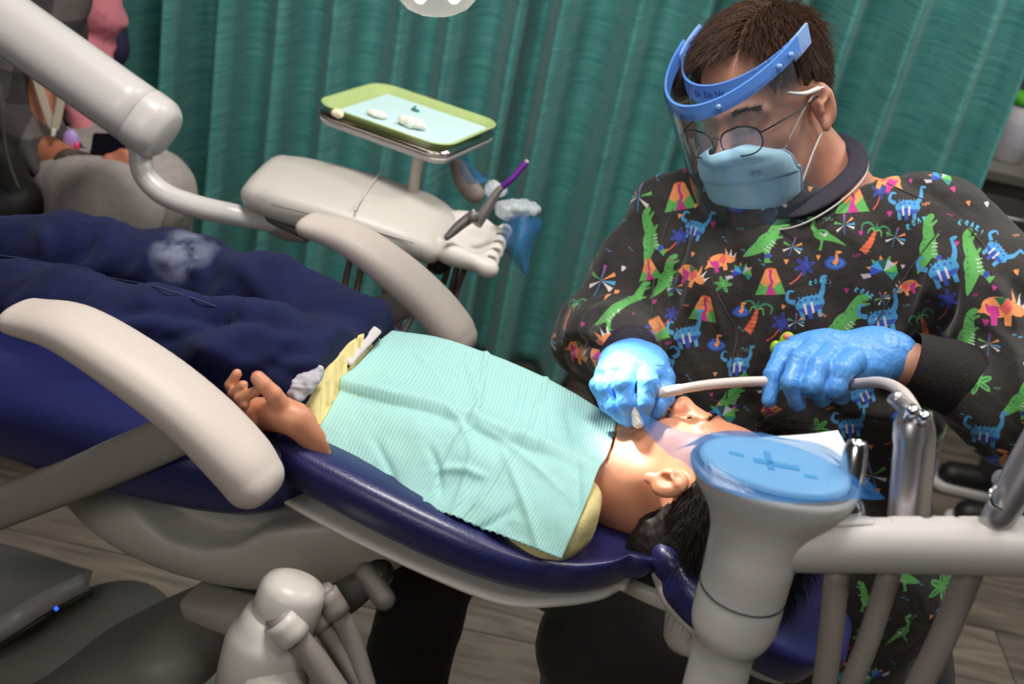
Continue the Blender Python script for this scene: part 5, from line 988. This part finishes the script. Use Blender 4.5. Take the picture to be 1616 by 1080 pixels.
# shirt
S = SDF(); S.ell(W(.335, -.03, .797), (.105, .135, .062), R=[U, V, ZZ], k=.05); S.ell(T(925, 815, -.115), (.036, .036, .032), k=.03); S.ell(W(.2, -.035, .80), (.13, .125, .06), R=[U, V, ZZ], k=.05); S.ell(W(.1, -.03, .798), (.085, .115, .056), R=[U, V, ZZ], k=.05)
S.cap(W(.385, -.09, .785), T(850, 845, -.15), .04, .036, k=.04); S.cap(W(.36, .06, .785), W(.27, .11, .77), .04, .036, k=.04); S.cap(W(.40, -.07, .785), W(.40, .05, .785), .045, k=.03)
S.cap(W(.425, -.02, .82), W(.48, -.03, .86), .048, .05, k=.012, sub=True); S.plane(T(966, 760, -.06), nrm(U*1+.10*V), k=.02)
yl = mat('yellow_cotton', (226, 210, 146), .85, bump=.15, bscale=350, var=.06, vscale=8); build('shirt', under_bib(wrinkle(S.mesh(.005, 2), .0028, 12, 12)), yl, kid)
# jeans
jd = mat('denim', (24, 31, 70), .9, bump=.3, bscale=800, var=.25, vscale=14, sheen=.04, spec=.2); jf = mat('denim_seam', (52, 58, 92), .85)
N, L, b = nodes(jd)
S = SDF(); S.cap(W(.05, .045, .795), W(.03, -.07, .79), .068, .066, k=.05)
fl = [(555, 545, .05), (420, 480, .06), (285, 442, .07), (120, 405, .07), (-100, 395, .07)]; nl = [(520, 600, -.07), (400, 565, -.09), (250, 530, -.10), (100, 490, -.08), (-100, 450, -.06)]
S.chain([T(*p) for p in fl], [.066, .060, .056, .055, .054], k=.03); S.chain([T(*p) for p in nl], [.070, .064, .056, .05, .05], k=.03)
S.cap(T(292, 415, .07), T(250, 410, .07), .03, .03, k=.03); S.plane(T(552, 585, -.02), nrm(U*.97+V*.02), k=.008)
jq = wrinkle(S.mesh(.0058, 1), .0055, 7, 21, 4); Nj = normals(*jq); sN = np.sin((jq[0]@nrm([.9, .3, -.2]))*95+2.4*noise3(jq[0], 5, 31, 2)); jq = (jq[0]+Nj*(.0016*sN)[:, None], jq[1])
Nj = normals(*jq)
jq = (folds(jq[0], Nj, T(300, 480, 0), CX, CY, CZ, (((380, 440), (250, 520), .012, .010), ((420, 470), (300, 545), .012, -.012), ((470, 500), (340, 570), .012, .009), ((520, 540), (400, 600), .010, -.009), ((560, 560), (470, 560), .008, .008), ((240, 380), (180, 440), .012, .008), ((300, 395), (330, 460), .012, -.008), ((180, 370), (110, 430), .014, .009), ((120, 350), (60, 420), .012, -.009), ((350, 410), (430, 480), .013, .009),
      ((20, 345), (30, 420), .010, .008), ((240, 500), (520, 520), .010, -.014), ((330, 530), (460, 600), .012, .009), ((200, 500), (260, 560), .012, .009), ((430, 560), (520, 640), .010, .008), ((270, 395), (240, 410), .012, .010), ((320, 400), (290, 430), .010, .009))), jq[1])
build('jeans', jq, jd, kid)
for P_ in ([(-10, 402), (60, 412), (120, 428), (180, 440), (240, 452), (300, 470), (340, 484)], ):
    h_ = onto(jq, P_, .0004)
    if len(h_) > 2: build('seam', tube(h_, .0011, n=40, seg=6), jf, kid)
# faded knee
kn = T(292, 402, .05); n1 = N.new('ShaderNodeTexCoord'); vd = N.new('ShaderNodeVectorMath'); vd.operation = 'DISTANCE'; kl_ = kn-WL[kid.name]; vd.inputs[1].default_value = tuple(kl_); L.new(n1.outputs['Object'], vd.inputs[0])
mr = N.new('ShaderNodeMapRange'); mr.inputs['From Min'].default_value = .012; mr.inputs['From Max'].default_value = .05; mr.inputs['To Min'].default_value = 1; mr.inputs['To Max'].default_value = 0; L.new(vd.outputs['Value'], mr.inputs[0])
mxc = N.new('ShaderNodeMix'); mxc.data_type = 'RGBA'; old = b.inputs['Base Color'].links[0].from_socket; fn = N.new('ShaderNodeTexNoise'); fn.inputs['Scale'].default_value = 26; fn.inputs['Detail'].default_value = 6; L.new(n1.outputs['Object'], fn.inputs['Vector']); fr2 = N.new('ShaderNodeMapRange'); fr2.inputs['From Min'].default_value = .38; fr2.inputs['From Max'].default_value = .62; L.new(fn.outputs['Fac'], fr2.inputs[0]); fm2 = N.new('ShaderNodeMath'); fm2.operation = 'MULTIPLY'; L.new(mr.outputs[0], fm2.inputs[0]); L.new(fr2.outputs[0], fm2.inputs[1]); L.new(fm2.outputs[0], mxc.inputs['Factor']); L.new(old, mxc.inputs['A']); mxc.inputs['B'].default_value = (*lin((150, 155, 175)), 1); L.new(mxc.outputs['Result'], b.inputs['Base Color'])
hw = onto(jq, [(596, 520), (578, 538), (555, 562), (528, 592), (508, 622), (492, 648), (482, 668)], -.002)
build('jeans_waist', tube(hw, [.009]*len(hw), n=40, seg=12), jd, kid)
hw = onto(jq, [(590, 520), (575, 536), (556, 556), (545, 570)], 0); hw = [p+U*.004 for p in hw]
build('waistband', loft(hw, [.0065]*len(hw), [.003]*len(hw), up=CZ, n=30, seg=16, ex=3, cap='round'), mat('white_elastic', (205, 196, 196), .8), kid)
pk = SDF(); h_ = onto(jq, [(497, 588), (485, 600), (474, 614), (466, 624)], .001)
for a_, r_ in zip(h_, (.010, .013, .012, .008)): pk.ell(a_, (r_*1.0, r_*.9, r_*.45), R=[CX, CY, CZ], k=.008)
build('pocket_lining', wrinkle(pk.mesh(.0016, 0), .003, 55, 6, 2), mat('lining_white', (190, 188, 198), .8), kid)
for pts in ([(0, 405, .0), (100, 425, -.0), (180, 440, -.0), (300, 470, .0), (380, 490, .0)],):
    pass
for f_, a_ in ((fl, .07), (nl, -.06)):
    p = T(*f_[-1]); S = SDF(); S.cap(p-U*.03, p-U*.12+ZZ*.02, .035, .03, k=.02); S.cap(p-U*.12+ZZ*.02, p-U*.13+ZZ*.1, .03, .025, k=.02); build('shoe', S.mesh(.006, 1), mat('sneaker_grey', (120, 120, 125), .7), kid)

# bib
bibm = mat('bib_paper', (160, 216, 208), .8); N, L, b = nodes(bibm); uvn = N.new('ShaderNodeUVMap'); uvn.uv_map = 'UVMap'
wv = N.new('ShaderNodeTexWave'); wv.bands_direction = 'X'; wv.inputs['Scale'].default_value = 24; wv.inputs['Distortion'].default_value = .4; L.new(uvn.outputs[0], wv.inputs[0])
r = N.new('ShaderNodeValToRGB'); r.color_ramp.elements[0].color = (*lin((154, 206, 201)), 1); r.color_ramp.elements[1].color = (*lin((170, 218, 213)), 1); L.new(wv.outputs['Fac'], r.inputs[0]); L.new(r.outputs[0], b.inputs['Base Color'])
n2 = N.new('ShaderNodeTexNoise'); n2.inputs['Scale'].default_value = 6; n2.inputs['Detail'].default_value = 8; n2.inputs['Distortion'].default_value = .5; L.new(uvn.outputs[0], n2.inputs['Vector'])
ad = N.new('ShaderNodeMath'); ad.operation = 'MULTIPLY_ADD'; ad.inputs[1].default_value = .12; L.new(wv.outputs['Fac'], ad.inputs[0]); L.new(n2.outputs['Fac'], ad.inputs[2])
bp = N.new('ShaderNodeBump'); bp.inputs['Strength'].default_value = .5; bp.inputs['Distance'].default_value = .008; L.new(ad.outputs[0], bp.inputs['Height']); L.new(bp.outputs[0], b.inputs['Normal'])
v, F, ii, jj = BIBV
bb = build('bib', (v, F), bibm, label='creased mint green paper bib laid over the child\'s chest', cat='bib', uv=np.stack([jj/149, ii/109*.8], 1)); solid(bb, .0007)
# cotton roll at the mouth
S = SDF(); S.cap(D(1002, 640, 1.37), D(1007, 668, 1.37), .006, .0065, k=.003); build('cotton_roll', wrinkle(S.mesh(.0012, 1), .0005, 90, 3), cw, label='white cotton roll between the gloved fingers at the mouth', cat='cotton roll')

# ================================================================== SEATED COMPANION AND CLUTTER (left background)
wom = empty('person', (-1.08, 2.3, 0), 'seated person in plaid shirt and grey leggings with a lanyard and a tattooed forearm', 'person')
chx = empty('waiting_chair', (-1.12, 2.36, 0), 'dark padded waiting chair under the seated person in plaid', 'chair')
for dx in (-.22, .22):
    for dy in (-.2, .2): build('leg', tube([(-1.12+dx, 2.36+dy, 0), (-1.12+dx, 2.36+dy, .36)], .012, n=3, seg=10), mat('chair_leg', (60, 58, 56), .4, metal=.6), chx)
build('seat', loft([(-1.12, 2.12, .385), (-1.12, 2.36, .385), (-1.12, 2.6, .385)], .24, .035, n=8, ex=5, cap='round'), mat('dark_vinyl', (38, 34, 36), .5), chx)
build('backrest', loft([(-1.28, 2.64, .45), (-1.28, 2.68, .6), (-1.28, 2.70, .74)], [.16, .16, .14], [.025]*3, n=10, ex=4, side=(1, 0, 0), up=(0, -1, 0), cap='round'), MATS['dark_vinyl'], chx)
hipc = np.array([-1.1, 2.34, .50]); ch_ = np.array([-1.12, 2.36, .86]); nkw = np.array([-1.12, 2.34, 1.0])
WR = [np.array([.93, .35, 0]), nrm([.33, -.85, -.38]), None]; WR[2] = np.cross(-WR[0], WR[1]); WR = [nrm(-WR[0]), WR[1], nrm(WR[2])]; WC = np.array([-1.08, 2.27, 1.19])
WR[2] = WR[2] if WR[2][2] > 0 else -WR[2]; WR[0] = np.cross(WR[1], WR[2])
hq = head_sdf().mesh(.0045, 1); S = SDF()
shn, shf = np.array([-1.0, 2.24, .93]), np.array([-1.26, 2.44, .95]); eln = D(62, 238, 2.27); wrn = D(135, 266, 2.2)
kn1, kn2 = D(180, 335, 2.12), D(240, 305, 2.26)
S.cap(hipc, ch_, .12, .12, k=.05); S.cap(nkw-ZZ*.04, WC-WR[2]*.05, .055, .05, k=.03); S.cap(shn, shf, .05, k=.04); S.cap(shn, eln, .045, .035); S.cap(eln, wrn, .036, .026, k=.01)
S.cap(wrn, D(168, 268, 2.19), .026, .026, k=.015, flat=(ZZ, .8)); S.cap(D(168, 266, 2.19), D(200, 252, 2.19), .024, .018, k=.01, flat=(ZZ, .8))
for i, (a, b2) in enumerate((((185, 262), (206, 246)), ((182, 256), (200, 240)), ((178, 252), (192, 238)), ((188, 268), (208, 258)))): S.cap(D(*a, 2.18), D(*b2, 2.17), .009, .0075, k=.004)
S.cap(D(160, 262, 2.18), D(172, 246, 2.17), .011, .008, k=.006)
S.cap(hipc, kn1, .07, .06, k=.03); S.cap(kn1, kn1*[1, 1, 0]+[-.05, .2, .1], .045, .035)
build('body', join((place(hq[0], WC, WR, .95), hq[1]), S.mesh(.007, 1)), mat('skin_tan', (170, 105, 78), .5, sss=.1), wom)
tat = mat('tattoo_ink', (74, 64, 52), .6, var=.5, vscale=70); S = SDF(); S.cap(D(112, 262, 2.215), D(150, 268, 2.195), .0325, .0265, k=.005)
tq = S.mesh(.004, 1); build('tattoo', tq, tat, wom, 'dark tattooed forearm')
S = SDF(); S.ell((0, -.03, .05), (.085, .105, .092), k=.01); S.cap((0, -.08, .0), (0, -.08, -.17), .07, .06, k=.03); S.plane((0, .06, .07), (0, 1, .2), k=.01); hq = wrinkle(S.mesh(.005, 1), .004, 20, 3)
build('hair', (place(hq[0], WC, WR, .95), hq[1]), mat('hair_dark', (34, 25, 21)), wom)
plaid = mat('plaid_flannel', (60, 56, 56), .85); N, L, b = nodes(plaid); tc = N.new('ShaderNodeTexCoord'); acc = None
for ax, sc_ in (('X', 6.5), ('Z', 6.5)):
    wv = N.new('ShaderNodeTexWave'); wv.bands_direction = ax; wv.inputs['Scale'].default_value = sc_/2; wv.inputs['Distortion'].default_value = .5; L.new(tc.outputs['Object'], wv.inputs[0])
    r = N.new('ShaderNodeValToRGB'); r.color_ramp.interpolation = 'CONSTANT'; e = r.color_ramp.elements; e[0].color = (.42, .42, .45, 1); e[1].position = .55; e[1].color = (1, 1, 1, 1); L.new(wv.outputs['Fac'], r.inputs[0])
    if acc is None: acc = r.outputs[0]
    else: mx = N.new('ShaderNodeMix'); mx.data_type = 'RGBA'; mx.blend_type = 'MULTIPLY'; mx.inputs['Factor'].default_value = 1; L.new(acc, mx.inputs['A']); L.new(r.outputs[0], mx.inputs['B']); acc = mx.outputs['Result']
mx = N.new('ShaderNodeMix'); mx.data_type = 'RGBA'; mx.blend_type = 'MULTIPLY'; mx.inputs['Factor'].default_value = 1; L.new(acc, mx.inputs['A']); mx.inputs['B'].default_value = (*lin((92, 84, 82)), 1); L.new(mx.outputs['Result'], b.inputs['Base Color'])
S = SDF(); S.cap(hipc+ZZ*.06, ch_, .145, .14, k=.05); S.cap(shn, shf, .075, k=.04); S.chain([shn, D(28, 180, 2.3), eln], [.075, .07, .062], k=.03); S.chain([eln, D(95, 258, 2.235), D(115, 262, 2.225)], [.062, .052, .046], k=.02); S.cap(shf, D(20, 250, 2.6), .07, .06, k=.03)
fr_ = D(78, 150, 2.2); S.cap(D(70, 80, 2.2), D(92, 235, 2.2), .055, .05, k=.02, sub=True); S.cap(nkw, nkw+ZZ*.1, .06, .08, k=.02, sub=True)
build('plaid_shirt', wrinkle(S.mesh(.008, 2), .006, 8, 6), plaid, wom)
S = SDF(); S.cap(hipc+ZZ*.05, ch_-ZZ*.02, .135, .125, k=.03); S.plane(ch_+ZZ*.06, (.2, -.4, 1), k=.02); build('black_top', S.mesh(.008, 1), mat('black_jersey', (24, 21, 22), .8), wom)
grey = mat('grey_marl', (158, 148, 143), .9, bump=.15, bscale=300, var=.08, vscale=70)
S = SDF(); S.cap(hipc+ZZ*.0, kn1, .115, .082, k=.05); S.cap(kn1, kn1*[1, 1, 0]+[-.05, .2, .09], .076, .045, k=.03); S.cap(hipc+[.05, .12, .02], kn2, .11, .078, k=.05); S.cap(kn2, kn2*[1, 1, 0]+[.02, .15, .09], .074, .045, k=.03)
build('leggings', wrinkle(S.mesh(.008, 2), .003, 9, 8), grey, wom)
for q in (kn1*[1, 1, 0]+[-.05, .2, 0], kn2*[1, 1, 0]+[.02, .15, 0]): S = SDF(); S.cap(q+[0, .02, .05], q+[.03, -.13, .04], .04, .035, k=.02); S.plane(q+[0, 0, .004], (0, 0, -1)); build('shoe', S.mesh(.007, 1), mat('black_shoe', (1, 1, 1)), wom)
ly = mat('lanyard_tan', (150, 138, 122), .7)
lan = empty('lanyard', D(85, 210, 2.19), 'printed tan lanyard hanging on the black top of the seated person', 'lanyard')
for pts in ([(40, 70), (56, 120), (72, 170), (85, 205)], [(95, 90), (99, 130), (93, 175), (85, 207)]): build('strap', loft([D(*p, 2.21) for p in pts], [.008]*4, [.0012]*4, up=-ray(80, 150), n=16, ex=3, seg=10), ly, lan)
build('clasp', tube([D(85, 203, 2.2), D(83, 216, 2.2)], [.005, .004], n=5, seg=12), mat('clear_clasp', (190, 186, 180), .3), lan)
ph = empty('phone', D(172, 230, 2.22), 'dark phone held in the hand of the seated person in plaid', 'phone')
pc = D(174, 232, 2.2); build('case', loft([pc-CX*.03, pc+CX*.03], [.028]*2, [.005]*2, up=nrm(CZ+CY*.4), ex=5, cap='round', capn=4), mat('phone_black', (22, 20, 30), .25), ph)
build('screen', box(pc+nrm(CZ+CY*.4)*.0058, .06, .048, .0006, CX, np.cross(nrm(CZ+CY*.4), CX), nrm(CZ+CY*.4)), mat('phone_glass', (16, 14, 22), .08), ph, smooth=False)
# pink jacket on a coat stand with a backpack
cs = empty('coat_stand', (-1.2, 2.95, 0), 'dark coat stand at the left edge of the curtain', 'coat stand')
build('pole', tube([(-1.2, 2.98, .02), (-1.2, 2.98, 1.5)], .014, n=4), dark, cs); build('base', lathe((-1.2, 2.98, 0), ZZ, [(.17, 0), (.17, .02), (.03, .03)]), dark, cs); build('hook', tube([(-1.2, 2.98, 1.42), (-1.14, 2.93, 1.4), (-1.12, 2.9, 1.44)], .008, n=10), dark, cs)
pink = mat('pink_fleece', (202, 118, 130), .9, sheen=.1, var=.06, vscale=20)
S = SDF(); S.chain([D(110, -60, 2.55), D(115, 30, 2.53), D(130, 110, 2.5)], [.08, .065, .045], k=.03); S.chain([D(150, -30, 2.5), D(158, 25, 2.48), D(150, 60, 2.5)], [.05, .045, .03], k=.02); S.chain([D(128, 100, 2.48), D(122, 150, 2.45), D(133, 208, 2.43)], [.05, .04, .022], k=.02)
S.cap(D(150, 70, 2.5), D(158, 95, 2.5), .03, .02, k=.01)
build('pink_jacket', wrinkle(S.mesh(.006, 1), .009, 10, 10), pink, label='pink fleece jacket hanging bunched beside the left curtain edge', cat='jacket')
bp_ = empty('backpack', D(172, 60, 2.62), 'dark purple backpack with lime print behind the pink jacket', 'backpack')
S = SDF(); S.cap(D(165, -20, 2.66), D(168, 75, 2.64), .035, .05, k=.02); build('bag_body', S.mesh(.006, 1), mat('purple_cloth', (42, 34, 66), .8), bp_)
for x, y, a in ((166, 2, 30), (174, 68, -20)):
    S = SDF(); c = D(x, y, 2.585); S.cap(c-CY*.014-CX*.005, c+CY*.014+CX*.006, .008, .004, k=.005); build('leaf_print', S.mesh(.0025, 1), mat('lime_print', (150, 200, 60), .7), bp_)
# black bag on the chair side
bg = empty('handbag', D(5, 290, 2.12), 'black shoulder bag with thin strap at the left picture edge', 'bag')
S = SDF(); S.cap(D(-10, 250, 2.16), D(8, 325, 2.14), .045, .06, k=.03); S.cap(D(-30, 320, 2.14), D(20, 322, 2.14), .04, k=.03); build('bag_body', wrinkle(S.mesh(.006, 1), .003, 14, 4), mat('black_bag', (24, 20, 20), .6), bg)
build('strap', tube([D(0, 130, 2.15), D(4, 200, 2.09), D(12, 250, 2.08), D(30, 300, 2.08)], .0035, n=20, seg=8), mat('strap_grey', (70, 66, 62), .5), bg)
sm_ = empty('drink_pouch', D(112, 222, 2.28), 'small lilac and pink pouch between the lanyard and the phone', 'pouch')
S = SDF(); S.ell(D(112, 222, 2.24), (.016, .012, .022), k=.01); build('pouch', S.mesh(.0035, 1), mat('lilac', (170, 140, 200), .5), sm_); S = SDF(); S.ell(D(121, 230, 2.22), (.006, .006, .008)); build('cap', S.mesh(.002, 1), mat('hot_pink', (230, 60, 120), .5), sm_)

# ================================================================== RIGHT BACKGROUND
cb = empty('cabinet', (1.75, 3.45, 0), 'grey brown storage cabinet with drawers beyond the right curtain edge', 'cabinet')
cbm = mat('cabinet_laminate', (96, 88, 84), .5, bump=.03, bscale=60); x0, x1, y0, y1, zt = 1.02, 2.3, 3.2, 3.75, .80
build('body', box(((x0+x1)/2, (y0+y1)/2, .36), x1-x0, y1-y0, .70), cbm, cb, smooth=False)
o = build('worktop', box(((x0+x1)/2, (y0+y1)/2-.01, .725), x1-x0+.04, y1-y0+.04, .03), mat('worktop_grey', (120, 114, 108), .35), cb, smooth=False); bevel(o, .004)
for c_ in range(3):
    xa = x0+.02+c_*.38
    for r_ in range(3):
        o = build('drawer', box((xa+.18, y0-.009, .12+r_*.222), .355, .018, .21), mat('drawer_front', (104, 96, 91), .45), cb, smooth=False); bevel(o, .003)
        build('handle', tube([(xa+.12, y0-.02, .18+r_*.222), (xa+.125, y0-.04, .18+r_*.222), (xa+.235, y0-.04, .18+r_*.222), (xa+.24, y0-.02, .18+r_*.222)], .005, n=20, seg=8), satin, o)
wc = empty('wipes_canister', (1.215, 3.32, .74), 'white wipes canister with green lid on the grey cabinet', 'canister')
wb = WL[wc.name]; build('tub', lathe(wb, ZZ, [(.045, 0), (.05, .004), (.05, .15), (.046, .155)]), mat('tub_white', (225, 222, 226), .4), wc)
build('lid', lathe(wb+ZZ*.155, ZZ, [(.05, 0), (.052, .004), (.052, .022), (.03, .03), (.001, .03)]), mat('lid_green', (90, 180, 50), .4), wc)
build('label_band', lathe(wb+ZZ*.04, ZZ, [(.0503, 0), (.0506, .001), (.0506, .07), (.0503, .071)]), mat('label_lilac', (212, 208, 222), .5), wc)
dr = empty('supply_box', (1.4, 3.55, .74), 'dark supply box standing on the cabinet by the curtain', 'box')
build('carton', box((1.42, 3.6, .82), .13, .16, .16), mat('box_brown', (62, 52, 48), .6), dr, smooth=False); build('tape', box((1.42, 3.6, .9005), .03, .161, .002), mat('tape_grey', (150, 140, 130), .5), dr, smooth=False)
# clinician standing by the cabinet, mostly out of frame
cl_ = empty('person', (1.32, 2.66, 0), 'standing person in black trousers and print top at the right picture edge', 'person')
bx0 = np.array([1.36, 2.66, 0]); hd = bx0+[0, 0, 1.58]; HR = [np.array([0, 1., 0]), np.array([1., 0, 0]), ZZ]; HR = [np.cross(HR[1], HR[2]), HR[1], HR[2]]
hq = head_sdf().mesh(.006, 1); S = SDF(); S.cap(bx0+[0, 0, 1.0], bx0+[0, 0, 1.35], .12, .13, k=.05); S.cap(bx0+[0, 0, 1.35], hd-[0, 0, .06], .055, k=.03)
for sy in (-1, 1): S.cap(bx0+[0, sy*.17, 1.36], bx0+[-.06, sy*.2, 1.08], .045, .035); S.cap(bx0+[-.06, sy*.2, 1.08], bx0+[.05, sy*.19, .88], .034, .025); S.cap(bx0+[0, sy*.09, .95], bx0+[-.04, sy*.09, .1], .06, .035, k=.03); S.cap(bx0+[.05, sy*.19, .88], bx0+[.07, sy*.18, .80], .024, .018, flat=((0, 1, 0), .6))
build('body', join((place(hq[0], hd, HR, .98), hq[1]), S.mesh(.009, 1)), mat('skin', (1, 1, 1)), cl_)
S = SDF(); S.ell((0, -.025, .05), (.084, .104, .09), k=.01); S.plane((0, .06, .07), (0, 1, .2), k=.01); S.plane((0, .04, -.02), (0, .5, -1), k=.01); hq = S.mesh(.006, 1); build('hair', (place(hq[0], hd, HR, .98), hq[1]), hairm, cl_)
S = SDF(); S.cap(bx0+[0, 0, .86], bx0+[0, 0, 1.33], .15, .15, k=.05); S.cap(bx0+[0, -.16, 1.36], bx0+[0, .16, 1.36], .07, k=.04)
for sy in (-1, 1): S.cap(bx0+[0, sy*.18, 1.35], bx0+[-.08, sy*.22, 1.06], .065, .055, k=.03); S.cap(bx0+[-.08, sy*.22, 1.06], bx0+[-.04, sy*.21, .9], .055, .045, k=.02)
S.plane(bx0+[0, 0, .76], (0, 0, -1)); q = S.mesh(.009, 2); uv = np.stack([(q[0][:, 1]-2.66)*.8+.5, (q[0][:, 2]-1.1)*.8+.5], 1); build('print_top', wrinkle(q, .004, 8, 4), jm, cl_, uv=uv)
S = SDF()
for sy in (-1, 1): S.cap(bx0+[0, sy*.09, .92], bx0+[-.05, sy*.085, .1], .10, .062, k=.03)
build('trousers', wrinkle(S.mesh(.009, 1), .005, 8, 4), mat('black_trousers', (1, 1, 1)), cl_)
for sy in (-1, 1):
    c = bx0+[-.06, sy*.09, 0]; S = SDF(); S.cap(c+[.03, 0, .05], c+[-.11, 0, .045], .038, .034, k=.02); S.plane(c+[0, 0, .02], (0, 0, -1)); sh_ = build('shoe', S.mesh(.006, 1), mat('black_shoe', (1, 1, 1)), cl_)
    S = SDF(); S.cap(c+[.04, 0, .02], c+[-.12, 0, .02], .043, .04, k=.01); S.plane(c+[0, 0, .003], (0, 0, -1)); S.plane(c+[0, 0, .03], (0, 0, 1)); build('sole', S.mesh(.005, 1), mat('sole_white', (210, 205, 200), .6), sh_)
